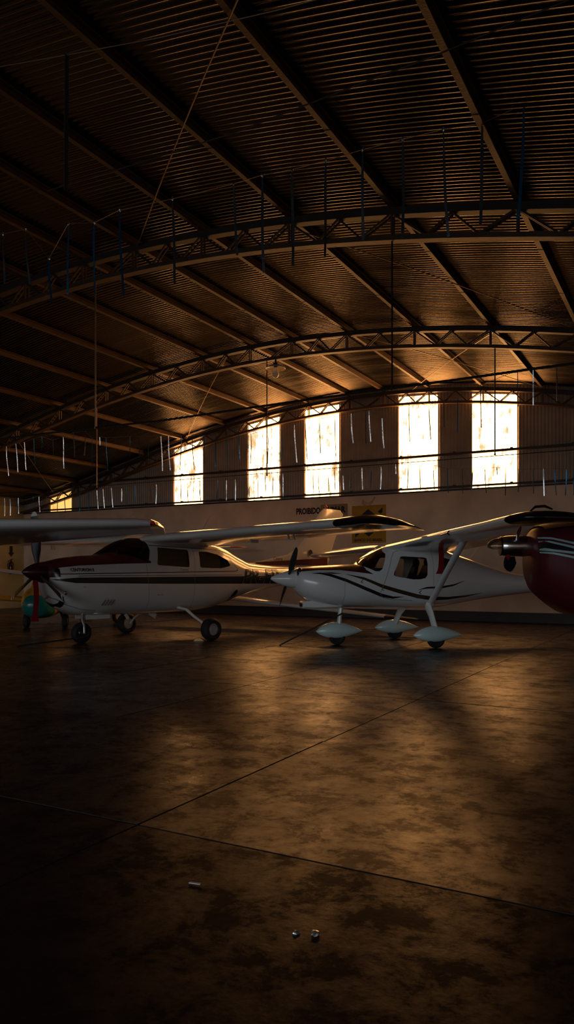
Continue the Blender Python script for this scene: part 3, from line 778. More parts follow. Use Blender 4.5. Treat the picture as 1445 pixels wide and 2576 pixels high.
# ------------------------------------------------------------------ 1. white high-wing single with black stripe and maroon nose
def build_black_stripe_plane():
    loc, rot = heading((-2.44, 14.97), (-.669, -.743))
    A = empty('light_aircraft', loc, rot)
    setp(A, 'white high-wing airplane with a black side stripe and maroon nose, at left centre', 'airplane')
    tab = [(2.70, 1.43, 1.10, .24, 2.3), (2.66, 1.465, 1.00, .33, 2.4), (2.55, 1.495, .78, .41, 2.5), (2.38, 1.535, .62, .47, 2.6), (2.1, 1.575, .52, .52, 2.7),
           (1.62, 1.615, .50, .555, 2.8), (1.45, 1.70, .50, .56, 2.7), (1.28, 1.80, .50, .562, 2.7), (1.08, 1.895, .50, .565, 2.8), (.85, 1.95, .50, .57, 3.0), (.3, 1.955, .50, .575, 3.2), (-.5, 1.93, .505, .57, 3.1),
           (-1.05, 1.885, .56, .545, 2.9), (-1.36, 1.82, .63, .51, 2.7), (-1.75, 1.67, .73, .465, 2.5), (-2.19, 1.525, .83, .41, 2.4), (-3.1, 1.455, .955, .31, 2.3), (-4.2, 1.425, 1.09, .20, 2.2), (-5.2, 1.40, 1.22, .075, 2.0)]
    H = Hull(tab)
    mats = [M_WHITE, M_MAROON, M_BLKGREEN, M_PIN, M_SEAM, M_BLACK]
    reg = []
    # anti-glare top of the cowling and the maroon nose band
    reg.append((1, [(2.70, 'top'), (2.70, 1.20), (2.62, 1.20), (2.60, 1.365), (2.24, 1.405), (1.4, 1.445), (.80, 1.462), (.80, 1.5), (1.0, 1.56), (1.62, 'top')]))
    # black stripe and pinstripes
    reg.append((2, [(2.69, 1.165), (2.3, 1.195), (.3, 1.205), (-2.6, 1.215), (-5.15, 1.30), (-5.15, 1.24), (-3.06, 1.04), (.4, 1.07), (2.35, 1.10), (2.64, 1.145)]))
    reg.append((3, band([(2.6, 1.255, .016), (.37, 1.29, .016), (-1.5, 1.318, .016)], 0)))
    reg.append((3, band([(-1.5, 1.325, .02), (-1.56, 1.35, .02), (-1.30, 1.60, .016)], 0)+[]))
    reg.append((2, band([(2.3, 1.222, .010), (.37, 1.232, .010), (-1.7, 1.238, .010)], 0)))
    # seams, with a painted chin shadow last
    reg.append((4, [(-.285, 1.78), (-.277, 1.78), (-.277, .60), (-.285, .60)]))
    reg.append((4, [(.90, 1.44), (.908, 1.44), (.80, .60), (.792, .60)]))
    reg.append((3, band([(.78, 1.80, .014), (-.3, 1.775, .014), (-1.0, 1.755, .014)], 0)))
    reg.append((4, [(2.64, .875), (2.45, .72), (2.2, .635), (1.9, .60), (1.9, .607), (2.2, .643), (2.44, .728), (2.635, .882)]))
    reg.append((5, [(2.50, .70), (2.44, .665), (2.47, .76), (2.53, .80)]))  # shadow of the lower cowl lip, painted as a black patch
    # glazing
    reg.append(('windshield', [(1.60, 'top'), (1.40, 1.618), (1.20, 1.59), (1.0, 1.525), (.86, 1.47), (.79, 1.70), (.79, 1.82), (.90, 'top')]))
    reg.append(('front_window', [(.60, 1.755), (.56, 1.765), (-.11, 1.735), (-.14, 1.715), (-.14, 1.41), (-.11, 1.39), (.62, 1.425), (.655, 1.45)]))
    reg.append(('rear_window', [(-.44, 1.71), (-.66, 1.71), (-.95, 1.655), (-1.24, 1.545), (-1.31, 1.45), (-1.28, 1.42), (-1.0, 1.375), (-.46, 1.385), (-.42, 1.41), (-.42, 1.68)]))
    r = hull_mesh(H, reg, mats, A, cap=1)
    obj('windshield', r['windshield'], M_GLASSB, A, True); 
    for k in r:
        if 'window' in k: obj('side_window', r[k], M_GLASSD, A, True)
    # curtains behind the side windows, dark lining
    for (sa, sb, z0, z1) in ((.66, -.16, 1.38, 1.78), (-.40, -1.06, 1.36, 1.74)):
        for sg in (1, -1):
            bm = bmesh.new(); prev = None; n = int((sa-sb)/.012)
            for i in range(n+1):
                s = sa+(sb-sa)*i/n; wob = .009*math.sin(2*PI*s/.05)
                cur = []
                for q in range(6):
                    z = z0+(z1-z0)*q/5; y = H.side(s, z).y-.055+wob; cur.append(bm.verts.new((s, sg*y, z)))
                if prev:
                    for q in range(5): bm.faces.new((prev[q], cur[q], cur[q+1], prev[q+1]))
                prev = cur
            obj('curtain', bm, M_CURTAIN, A, 80)
    bm = bmesh.new(); box(bm, (-1.0, -.34, .66), (1.10, .34, .72)); box(bm, (1.0, -.46, .72), (1.08, .46, 1.48)); box(bm, (-1.06, -.38, .72), (-1.0, .38, 1.70))
    obj('cabin_lining', bm, M_CABIN, A)
    # nose: dark cooling inlets, spinner, three blades
    for sg in (1, -1):
        bm = bmesh.new(); P = []
        for i in range(8):
            s = 2.69-.10*i/7
            P.append([bm.verts.new((H.side(s, z, .006).x, sg*H.side(s, z, .006).y, z)) for z in (1.205, 1.24, 1.28, 1.32, 1.345)])
        for a, b in zip(P, P[1:]):
            for k in range(4): bm.faces.new((a[k], a[k+1], b[k+1], b[k]))
        obj('air_inlet', bm, M_BLACK, A, True)
    bm = bmesh.new(); lathe(bm, [(-.40, .005), (-.37, .035), (-.30, .085), (-.20, .135), (-.10, .165), (0, .178), (.03, .178), (.035, .15)], (2.70, 0, 1.29), (-1, 0, 0), 32)
    obj('spinner', bm, M_DKRED, A, True)
    for ang in (-.12, 2*PI/3-.02, 4*PI/3+.05):
        obj('propeller_blade', blade_mesh(1.06, .12, .185, ang, 2.80, 1.29, -.55, ((.88, .93), (.98, 1.06))), [M_PROP, M_WHITE], A, True)
    # wings with black drooping tips
    for sg in (1, -1):
        stn = [(sg*.30, .86, -.82, 1.915, 1.835, .125, .02), (sg*.60, .86, -.82, 1.925, 1.84, .125, .02), (sg*2.6, .82, -.78, 1.965, 1.895, .125, .02), (sg*4.9, .78, -.66, 2.015, 1.965, .125, .02)]
        w = obj('wing', wing_mesh(stn), M_WHITE, A, 50)
        stn = [(sg*4.9, .782, -.662, 2.015, 1.965, .126, .02), (sg*5.15, .74, -.70, 2.03, 1.96, .125, .035), (sg*5.32, .64, -.74, 2.035, 1.955, .11, .05), (sg*5.46, .42, -.78, 2.01, 1.95, .075, .06), (sg*5.52, .10, -.80, 1.985, 1.95, .04, .05)]
        obj('wing_tip', wing_mesh(stn), M_BLKGLOSS, A, 50)
        bm = bmesh.new(); box(bm, (-.30, sg*2.3-.012, 1.825), (-.10, sg*2.3+.012, 1.90)); obj('flap_hinge', bm, M_WHITE, A)
        bm = bmesh.new()
        for y in (3.62, 3.74): bar(bm, (.35, sg*y, 1.95), (.33, sg*y, 1.825), .03, .02)
        bar(bm, (.33, sg*3.60, 1.825), (.33, sg*3.76, 1.825), .03, .016); obj('pitot_bracket', bm, M_METAL, A)
    bm = bmesh.new(); tube(bm, [(.5, 0, 2.04), (.42, .02, 2.32), (.25, .05, 2.52)], [.006, .004, .002], 6); tube(bm, [(-.1, .9, 2.0), (-.38, .93, 2.42)], [.006, .002], 6); obj('antenna', bm, M_METAL, A)
    # tail
    stn = [(1.405, -2.15, -5.15, .012), (1.50, -2.30, -5.19, .018), (1.60, -3.0, -5.23, .026), (1.72, -3.65, -5.28, .04), (1.86, -3.98, -5.35, .055), (2.1, -4.26, -5.46, .075), (2.5, -4.58, -5.66, .085), (2.80, -4.86, -5.82, .085), (2.90, -5.02, -5.70, .06)]
    fin = obj('tail_fin', fin_mesh(stn, 10), M_WHITE, A, 50)
    bm = bmesh.new()
    for sg in (1, -1):
        P = []
        for i in range(13):
            s = -2.55-2.6*i/12; zt = 1.525+.14*i/12; z0 = 1.455+.02*i/12; y = .018+.024*min(1, i/5)
            if i > 9: y -= .012*(i-9)
            P.append([bm.verts.new((s, sg*(y+.022), z0)), bm.verts.new((s, sg*(y+.012), zt))])
        for a, b in zip(P, P[1:]): bm.faces.new((a[0], b[0], b[1], a[1]))
    obj('fin_stripe', bm, M_MAROON, A, normals=False)
    bm = text_mesh('Cessna', 1, 0, .01); fit(bm, .30, .085)
    for v in bm.verts: v.co = Vector((-3.12-v.co.x, .06, 1.575+v.co.y))
    obj('lettering', bm, M_PIN, A, normals=False)
    bm = bmesh.new(); lathe(bm, [(0, .075), (.003, .075)], (-4.45, .052, 1.78), (0, 1, 0), 24); lathe(bm, [(0.004, .045), (.006, .045)], (-4.45, .052, 1.78), (0, 1, 0), 6); obj('fin_emblem', bm, M_BROWN, A)
    bm = bmesh.new(); lathe(bm, [(0, .03), (.03, .032), (.06, .03), (.085, .018), (.092, .004)], (-5.12, 0, 2.90), (0, 0, 1), 16); obj('beacon', bm, M_BEACON, A, True)
    for sg in (1, -1):
        obj('tailplane', wing_mesh([(sg*.06, -4.35, -5.25, 1.34, 1.34, .09, 0), (sg*1.9, -4.55, -5.2, 1.36, 1.36, .08, 0), (sg*1.98, -4.75, -5.15, 1.36, 1.36, .04, 0)], 9), M_WHITE, A, 50)
    # undercarriage
    for sg in (1, -1):
        wl = wheel(A, (-.02, sg*1.335, .215), .215, .19)
        g = bmesh.new(); tube(g, [(.02, sg*.42, .60), (-.02, sg*.62, .56), (-.02, sg*.86, .43), (-.02, sg*1.06, .34), (-.02, sg*1.19, .22)], [.042, .040, .034, .028, .026], 10, [.030, .028, .024, .022, .022])
        obj('gear_leg', g, M_WHITE, A, True)
    wheel(A, (1.94, 0, .19), .19, .15, M_BLACK, 'wheel')
    g = bmesh.new()
    tube(g, [(1.94, .10, .19), (1.94, .10, .33), (1.93, .03, .41), (1.90, 0, .60)], [.022, .024, .03, .028], 10); tube(g, [(1.94, -.10, .19), (1.94, -.10, .33), (1.93, -.03, .41)], [.022, .024, .03], 10)
    tube(g, [(1.93, 0, .40), (1.72, 0, .40), (1.70, 0, .50)], .02, 8); tube(g, [(1.94, -.12, .19), (1.94, .12, .19)], .016, 8)
    obj('nose_leg', g, M_METAL, A, True)
    bm = bmesh.new(); box(bm, (1.45, .17, .44), (1.95, .185, .60)); box(bm, (1.45, -.185, .44), (1.95, -.17, .60)); bar(bm, (1.5, .10, .55), (1.9, .24, .55), .3, .012); obj('nose_gear_door', bm, M_WHITE, A)
    bm = bmesh.new()                    # cowl louvres
    for k in range(4):
        s = 1.83-.062*k; a = H.side(s, .70, .004); b = H.side(s-.055, .80, .004); bar(bm, a, b, .022, .022, (0, 1, 0))
    obj('louvre', bm, M_SEAM, A)
    bm = bmesh.new(); ball(bm, H.side(2.50, .93, -.004), .036, 1, .6, 1, 14); obj('landing_light', bm, M_CHROME, A, True)
    bm = bmesh.new(); a = H.side(.62, .86, .01); box(bm, (.50, a.y-.012, .85), (.64, a.y+.008, .875)); obj('door_handle', bm, M_METAL, A)
    bm = bmesh.new(); tube(bm, [H.side(2.2, 1.03, .0), H.side(2.2, 1.03, .02)], .01, 8); obj('vent', bm, M_METAL, A)
    bm = bmesh.new(); P = []
    c0 = bm.verts.new(H.side(-1.50, .80, .012)); n = 16
    for i in range(n):
        a = 2*PI*i/n; P.append(bm.verts.new(H.side(-1.50+.085*math.cos(a)-.05*math.sin(a), .80+.13*math.sin(a), .010)))
    for i in range(n): bm.faces.new((c0, P[i], P[(i+1) % n]))
    obj('step_recess', bm, M_BLACK, A)
    bm = bmesh.new(); bar(bm, (.4, 0, .50), (.25, 0, .42), .02, .10, (1, 0, 0)); bar(bm, (1.05, .1, .50), (.98, .1, .41), .015, .06, (1, 0, 0)); obj('belly_antenna', bm, M_WHITE, A)
    # lettering
    side_text(H, 2.42, 1.30, 'CENTURION II', .42, .058, M_PIN, A, bold=.03)
    side_text(H, .10, 1.322, 'Cessna', .20, .05, M_BLACK, A)
    base = text_mesh('PR-FP', 1, .32, .012); xs = [v.co.x for v in base.verts]; ys = [v.co.y for v in base.verts]
    a, b, c, d = min(xs), max(xs), min(ys), max(ys)
    for nm, off, lift, m in (('lettering_outline', .025, .006, M_WHITE), ('lettering', .012, .011, M_BLACK)):
        bm = text_mesh('PR-FP', 1, .32, off)
        for v in bm.verts: v.co = Vector(((v.co.x-a)/(b-a)*1.30, (v.co.y-c)/(d-c)*.305, 0))
        split_long(bm, .05)
        for v in bm.verts: v.co = H.side(-1.71-v.co.x, 1.06+v.co.y, lift)
        obj(nm, bm, m, A, normals=False)
    base.free()
    return A
build_black_stripe_plane()

# ------------------------------------------------------------------ 2. white light-sport single on wheel fairings
def build_fairing_plane():
    loc, rot = heading((2.285, 13.58), (-.974, -.224))
    A = empty('light_aircraft', loc, rot)
    setp(A, 'white high-wing airplane with swoosh stripes, single strut and white wheel fairings, at right centre', 'airplane')
    tab = [(2.21, 1.335, 1.02, .17, 2.0), (2.19, 1.355, .96, .30, 2.1), (2.12, 1.372, .885, .39, 2.3), (1.98, 1.385, .80, .46, 2.5), (1.7, 1.405, .725, .52, 2.6), (1.3, 1.425, .68, .545, 2.6), (1.14, 1.43, .672, .55, 2.6), (.95, 1.56, .665, .555, 2.5),
           (.70, 1.705, .66, .56, 2.6), (.48, 1.785, .655, .565, 2.8), (0, 1.785, .65, .565, 3.0), (-.45, 1.715, .66, .54, 2.8), (-.72, 1.645, .70, .50, 2.5), (-1.01, 1.56, .745, .44, 2.3), (-1.39, 1.43, .80, .36, 2.2), (-2.05, 1.265, .875, .25, 2.1), (-3.0, 1.19, .96, .15, 2.0), (-4.1, 1.16, 1.03, .06, 2.0)]
    H = Hull(tab)
    mats = [M_WHITE2, M_DKRED, M_PLUM, M_BROWN, M_SEAM]
    reg = []
    reg.append((1, [(2.16, 'top'), (2.15, 1.30), (1.9, 1.325), (1.5, 1.325), (1.2, 1.29), (.94, 1.252), (1.05, 1.33), (1.14, 'top')]))
    reg.append((2, band([(2.0, 1.27, .004), (1.85, 1.268, .03), (1.7, 1.24, .05), (1.43, 1.15, .055), (1.07, 1.0, .062), (.78, .888, .06), (.56, .845, .04), (.37, .862, .004)], 0)))
    reg.append((2, band([(1.80, 1.285, .004), (1.65, 1.272, .024), (1.50, 1.262, .004)], 0)))
    reg.append((3, band([(1.42, 1.255, .004), (1.11, 1.18, .045), (.78, 1.045, .062), (.49, .962, .068), (.12, .868, .07), (-.18, .825, .068), (-.48, .825, .05), (-.87, .86, .03), (-1.22, .915, .004)], 0)))
    reg.append((2, band([(.12, .98, .004), (-.04, 1.015, .03), (-.34, 1.025, .04), (-.57, 1.062, .03), (-.8, 1.14, .004)], 0)))
    reg.append((4, band([(1.42, 1.2, .006), (1.42, .72, .006)], 0) if False else [(1.446, 1.16), (1.452, 1.16), (1.452, .70), (1.446, .70)]))
    def line(pts, w=.009):
        up = []; lo = []
        for i, (s, z) in enumerate(pts):
            a = pts[max(i-1, 0)]; b = pts[min(i+1, len(pts)-1)]; dx, dz = b[0]-a[0], b[1]-a[1]; L = math.hypot(dx, dz)
            up.append((s-dz/L*w/2, z+dx/L*w/2)); lo.append((s+dz/L*w/2, z-dx/L*w/2))
        return up+lo[::-1]
    reg.append((4, line([(.46, 1.665), (.54, 1.64), (.60, 1.53), (.70, 1.22), (.76, 1.06), (.80, .95), (.80, .90), (.74, .845), (.6, .815), (.19, .79)])))
    reg.append((4, line([(-.16, 1.64), (-.17, 1.3), (-.17, .85)], .006)))
    reg.append(('windshield', [(1.14, 'top'), (1.13, 1.425), (1.0, 1.355), (.90, 1.305), (.83, 1.305), (.775, 1.345), (.70, 1.53), (.675, 1.61), (.70, 1.655), (.60, 'top')]))
    reg.append(('door_window', [(.44, 1.552), (.40, 1.565), (.0, 1.548), (-.045, 1.53), (-.055, 1.45), (-.05, 1.24), (-.01, 1.185), (.08, 1.165), (.21, 1.162), (.54, 1.215), (.575, 1.24), (.56, 1.30)]))
    reg.append(('rear_window', [(-.32, 1.56), (-.60, 1.50), (-.64, 1.47), (-.46, 1.27), (-.38, 1.225), (-.32, 1.24), (-.29, 1.31)]))
    r = hull_mesh(H, reg, mats, A, ds=.06, nt=40)
    obj('windshield', r['windshield'], M_GLASSC, A, True); 
    for k in r:
        if 'window' in k: obj('side_window', r[k], M_GLASSC if 'door' in k else M_GLASSD, A, True)
    # cabin: seats, panel, control stick
    for y in (.25, -.25):
        bm = bmesh.new(); tube(bm, [(.10, y, .78), (-.06, y, 1.10), (-.16, y, 1.40)], [.06, .07, .05], 14, [.17, .18, .12], ref=(0, 1, 0)); ball(bm, (-.18, y, 1.46), .10, .55, 1.0, .9, 12); ball(bm, (.25, y, .80), .2, 1.2, .95, .45, 12)
        obj('seat', bm, M_SEATM, A, True)
        bm = bmesh.new()
        for k in range(16):
            a, b = 2*PI*k/16, 2*PI*(k+1)/16
            bar(bm, (.52, y+.09*math.cos(a), 1.22+.09*math.sin(a)), (.52, y+.09*math.cos(b), 1.22+.09*math.sin(b)), .016, .016)
        tube(bm, [(.52, y, 1.22), (.80, y, 1.20)], .012, 8); obj('control_yoke', bm, M_SEATM, A)
    bm = bmesh.new(); box(bm, (.72, -.46, .95), (.80, .46, 1.36)); box(bm, (-.6, -.26, .75), (1.0, .26, .78)); box(bm, (.72, -.46, 1.30), (1.0, .46, 1.36)); obj('instrument_panel', bm, M_CABIN, A)
    bm = bmesh.new(); tube(bm, [(.28, -.10, 1.72), (.33, -.10, 1.2)], .03, 8); obj('cabin_post', bm, M_SEATM, A)
    # spinner, blades, scoop, intake
    bm = bmesh.new(); lathe(bm, [(0, .004), (.03, .032), (.10, .073), (.20, .112), (.30, .142), (.37, .158), (.41, .162), (.43, .162), (.435, .13)], (2.64, 0, 1.175), (-1, 0, 0), 32); obj('spinner', bm, M_WHITE2, A, True)
    for ang in (.92, PI+.92):
        obj('propeller_blade', blade_mesh(.86, .12, .12, ang, 2.33, 1.175, -.55), M_PROP, A, True)
    bm = bmesh.new(); M_ = []
    for x, z0, z1, w in ((2.09, .665, .76, .12), (2.07, .655, .775, .15), (1.85, .645, .80, .17), (1.5, .655, .78, .16), (1.2, .67, .70, .10)):
        M_.append([bm.verts.new((x, y, z)) for y, z in ((-w, z1), (-w, z0+.03), (-w+.04, z0), (w-.04, z0), (w, z0+.03), (w, z1))])
    for a, b in zip(M_, M_[1:]): bridge(bm, a, b)
    bm.faces.new(M_[0]); bm.faces.new(M_[-1]); sc_ = obj('air_scoop', bm, M_WHITE2, A, True)
    bm = bmesh.new(); box(bm, (2.088, -.10, .685), (2.097, .10, .745)); obj('scoop_opening', bm, M_BLACK, sc_)
    for y, z, ry, rz in ((.20, 1.28, .07, .09), (.24, 1.02, .06, .05), (-.20, 1.28, .07, .09)):
        bm = bmesh.new(); ball(bm, (2.165 if z > 1.2 else 2.12, y, z), 1, .05, ry, rz, 16); obj('air_inlet', bm, M_BLACK if z > 1.2 else M_SEAM, A, True)
    # wings
    for sg in (1, -1):
        dz = 0 if sg > 0 else .20
        stn = [(sg*.25, .63, -.66, 1.735, 1.665, .12, .02), (sg*.55, .64, -.66, 1.742, 1.67, .13, .02), (sg*2.6, .68, -.60, 1.825-dz*.5, 1.775-dz*.5, .13, .02), (sg*4.58, .72, -.52, 1.905-dz, 1.875-dz, .13, .02)]
        obj('wing', wing_mesh(stn), M_WHITE2, A, 50)
        stn = [(sg*4.58, .722, -.522, 1.905-dz, 1.875-dz, .132, .02), (sg*4.75, .69, -.56, 1.915-dz, 1.88-dz, .125, .025), (sg*4.86, .58, -.60, 1.92-dz, 1.885-dz, .095, .03), (sg*4.91, .40, -.62, 1.92-dz, 1.89-dz, .05, .03)]
        obj('wing_tip', wing_mesh(stn), M_BLKGLOSS, A, 50)
        obj('aileron', wing_mesh([(sg*2.9, -.30, -.72, 1.80-dz*.6, 1.87-dz*.6, .10, 0), (sg*4.5, -.26, -.62, 1.90-dz, 1.97-dz, .10, 0)], 8), M_WHITE2, A, 50)
        bm = bmesh.new(); tube(bm, [(-.11, sg*.54, .735), (.04, sg*1.5, 1.26-dz*.15), (.17, sg*2.45, 1.79-dz*.45)], [.062, .06, .058], 14, [.034, .034, .034], ref=(0, 0, 1)); st = obj('wing_strut', bm, M_WHITE2, A, True)
        bm = bmesh.new(); ball(bm, (-.10, sg*.56, .725), .075, 1.1, .7, 1, 12); ball(bm, (.17, sg*2.45, 1.785-dz*.45), .085, 1.1, 1, .5, 12); obj('strut_cuff', bm, M_WHITE2, st, True)
        bm = bmesh.new(); tube(bm, [(-.08, sg*.50, .71), (-.05, sg*.72, .56), (-.03, sg*.95, .30)], [.105, .092, .085], 14, [.045, .04, .036], ref=(1, 0, 0)); obj('gear_leg', bm, M_WHITE2, A, True)
        wheel(A, (-.03, sg*.96, .155), .155, .12, M_CABLE)
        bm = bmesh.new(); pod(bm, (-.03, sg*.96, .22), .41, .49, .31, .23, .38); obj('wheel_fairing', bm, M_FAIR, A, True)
    wheel(A, (1.43, 0, .15), .15, .11, M_CABLE)
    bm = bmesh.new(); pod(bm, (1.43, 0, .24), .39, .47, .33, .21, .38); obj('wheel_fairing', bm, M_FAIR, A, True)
    bm = bmesh.new(); tube(bm, [(1.36, 0, .70), (1.40, 0, .30)], [.062, .055], 14, [.04, .04], ref=(1, 0, 0)); obj('nose_leg', bm, M_WHITE2, A, True)
    bm = bmesh.new(); ball(bm, (.66, 2.95, 1.84), .035, 1, 1, 1.1, 10); bar(bm, (.66, 2.95, 1.84), (.80, 2.95, 1.80), .014, .014); obj('pitot_tube', bm, M_BLACK, A, True)
    bm = bmesh.new(); tube(bm, [(.2, 0, 1.80), (-.1, 0, 2.02), (-.12, 0, 2.03)], [.008, .004, .002], 6); tube(bm, [(-1.12, 0, 1.52), (-1.40, 0, 1.86)], [.005, .002], 6); obj('antenna', bm, M_METAL, A)
    bm = bmesh.new(); tube(bm, [(.46, 4.72, 2.0), (.40, 4.74, 2.055), (.28, 4.75, 2.065), (.18, 4.75, 2.03)], [.008, .016, .016, .010], 8); obj('tip_handle', bm, M_BLACK, A, True)
    # tail (hidden behind the red aircraft)
    obj('tail_fin', fin_mesh([(1.1, -3.2, -4.15, .08), (1.7, -3.6, -4.3, .08), (2.1, -3.85, -4.4, .07)]), M_WHITE2, A, 50)
    for sg in (1, -1): obj('tailplane', wing_mesh([(sg*.05, -3.4, -4.15, 1.12, 1.12, .08, 0), (sg*1.3, -3.55, -4.1, 1.13, 1.13, .07, 0)], 8), M_WHITE2, A, 50)
    bm = bmesh.new()
    for k in range(3):
        for q in range(2):
            s, z = [(1.17, 1.12), (.79, .99), (.10, .93)][k]; a = H.side(s, z, .005); b = H.side(s-.04, z+.03*(1 if q else -1)+.01, .005); bar(bm, a, b, .008, .010, (0, 1, 0))
    obj('latch', bm, M_PLUM, A)
    return A
P2 = build_fairing_plane()

# red pitot ribbon under the wing, red ribbon on the other nose
def ribbon(name, p, L, w, label, yaw):
    bm = bmesh.new(); prev = None; n = 10
    for i in range(n+1):
        t = i/n; ww = w*(1 if t < .86 else 1.0+.7*(t-.86)/.14) if L > .5 else w*(1-.35*t)
        c = Vector((.02*math.sin(3*t), .012*math.sin(5*t), -L*t)); s = Vector((math.cos(yaw), math.sin(yaw), 0))*ww/2; nn = Vector((-math.sin(yaw), math.cos(yaw), 0))*.003
        cur = [bm.verts.new(c+s+nn), bm.verts.new(c-s+nn), bm.verts.new(c-s-nn), bm.verts.new(c+s-nn)]
        if prev: bridge(bm, prev, cur)
        else: bm.faces.new(cur)
        prev = cur
    bm.faces.new(prev); o = obj(name, bm, M_RED, smooth=60); o.location = p; setp(o, label, 'ribbon')
ribbon('warning_ribbon', at(1108, 1366, 12.55), .52, .085, 'red warning ribbon hanging under the wing of the airplane with wheel fairings', TH)
ribbon('warning_ribbon', at(88.5, 1460, 12.72), .70, .088, 'long red warning ribbon hanging below the maroon propeller spinner', TH)

# ------------------------------------------------------------------ 3. aircraft whose wing enters at the left
def build_left_plane():
    a = Vector((.13, -.99)).normalized(); l = Vector((-a.y, a.x)); tip = Vector((-1.68, 9.75)); M = tip-5.35*l-.62*a
    loc, rot = heading((M.x, M.y), (a.x, a.y))
    A = empty('light_aircraft', loc, rot)
    setp(A, 'silvery white wing of an airplane standing beyond the left edge, red light on its tip', 'airplane')
    tab = [(2.6, 1.40, 1.05, .25, 2.3), (2.3, 1.5, .65, .46, 2.5), (1.5, 1.58, .55, .52, 2.7), (.8, 1.9, .55, .55, 2.8), (0, 1.9, .55, .56, 3), (-1.2, 1.8, .62, .50, 2.6), (-2.2, 1.45, .8, .38, 2.3), (-5.0, 1.3, 1.12, .09, 2)]
    H = Hull(tab); r = hull_mesh(H, [('windshield', [(1.5, 'top'), (.9, 1.45), (.8, 1.8), (.95, 'top')])], [M_WHITE], A, ds=.2, nt=20)
    obj('windshield', r['windshield'], M_GLASSB, A, True)
    bm = bmesh.new(); lathe(bm, [(-.35, .01), (-.2, .12), (0, .17), (.04, .17)], (2.62, 0, 1.25), (-1, 0, 0), 20); obj('spinner', bm, M_WHITE, A, True)
    for ang in (1.4, 1.4+PI): obj('propeller_blade', blade_mesh(.95, .12, .15, ang, 2.72, 1.25), M_PROP, A, True)
    for sg in (1, -1):
        stn = [(sg*.3, .85, -.85, 1.84, 1.56, .135, .02), (sg*2.2, .85, -.80, 1.87, 1.60, .135, .02), (sg*5.05, .66, -.50, 1.925, 1.835, .125, .02), (sg*5.24, .595, -.50, 1.918, 1.832, .118, .03)]
        obj('wing', wing_mesh(stn), M_WHITE, A, 50)
        stn = [(sg*5.24, .596, -.50, 1.918, 1.832, .119, .03), (sg*5.33, .48, -.50, 1.905, 1.83, .095, .03), (sg*5.40, .22, -.50, 1.88, 1.828, .05, .03)]
        w = obj('wing_tip', wing_mesh(stn), M_CHROME, A, 50)
        bm = bmesh.new(); ball(bm, (.56, sg*5.28, 1.925), .035, 1.6, .8, .8, 10); obj('navigation_light', bm, M_BEACON, A, True)
        bm = bmesh.new(); tube(bm, [(.2, sg*4.9, 2.0), (.1, sg*5.0, 2.09)], [.004, .002], 6); obj('static_wick', bm, M_METAL, A)
        bm = bmesh.new(); tube(bm, [(0, sg*.45, .62), (0, sg*1.2, .22)], .035, 8); obj('gear_leg', bm, M_WHITE, A, True)
        wheel(A, (0, sg*1.28, .2), .2, .15)
        obj('tailplane', wing_mesh([(sg*.05, -4.3, -5.1, 1.25, 1.25, .09, 0), (sg*1.5, -4.4, -5.0, 1.25, 1.25, .08, 0)], 8), M_WHITE, A, 50)
    wheel(A, (1.8, 0, .18), .18, .13)
    bm = bmesh.new(); tube(bm, [(1.8, 0, .2), (1.75, 0, .7)], .03, 8); obj('nose_leg', bm, M_METAL, A, True)
    obj('tail_fin', fin_mesh([(1.2, -3.6, -5.05, .06), (2.3, -4.5, -5.3, .08)]), M_WHITE, A, 50)
build_left_plane()

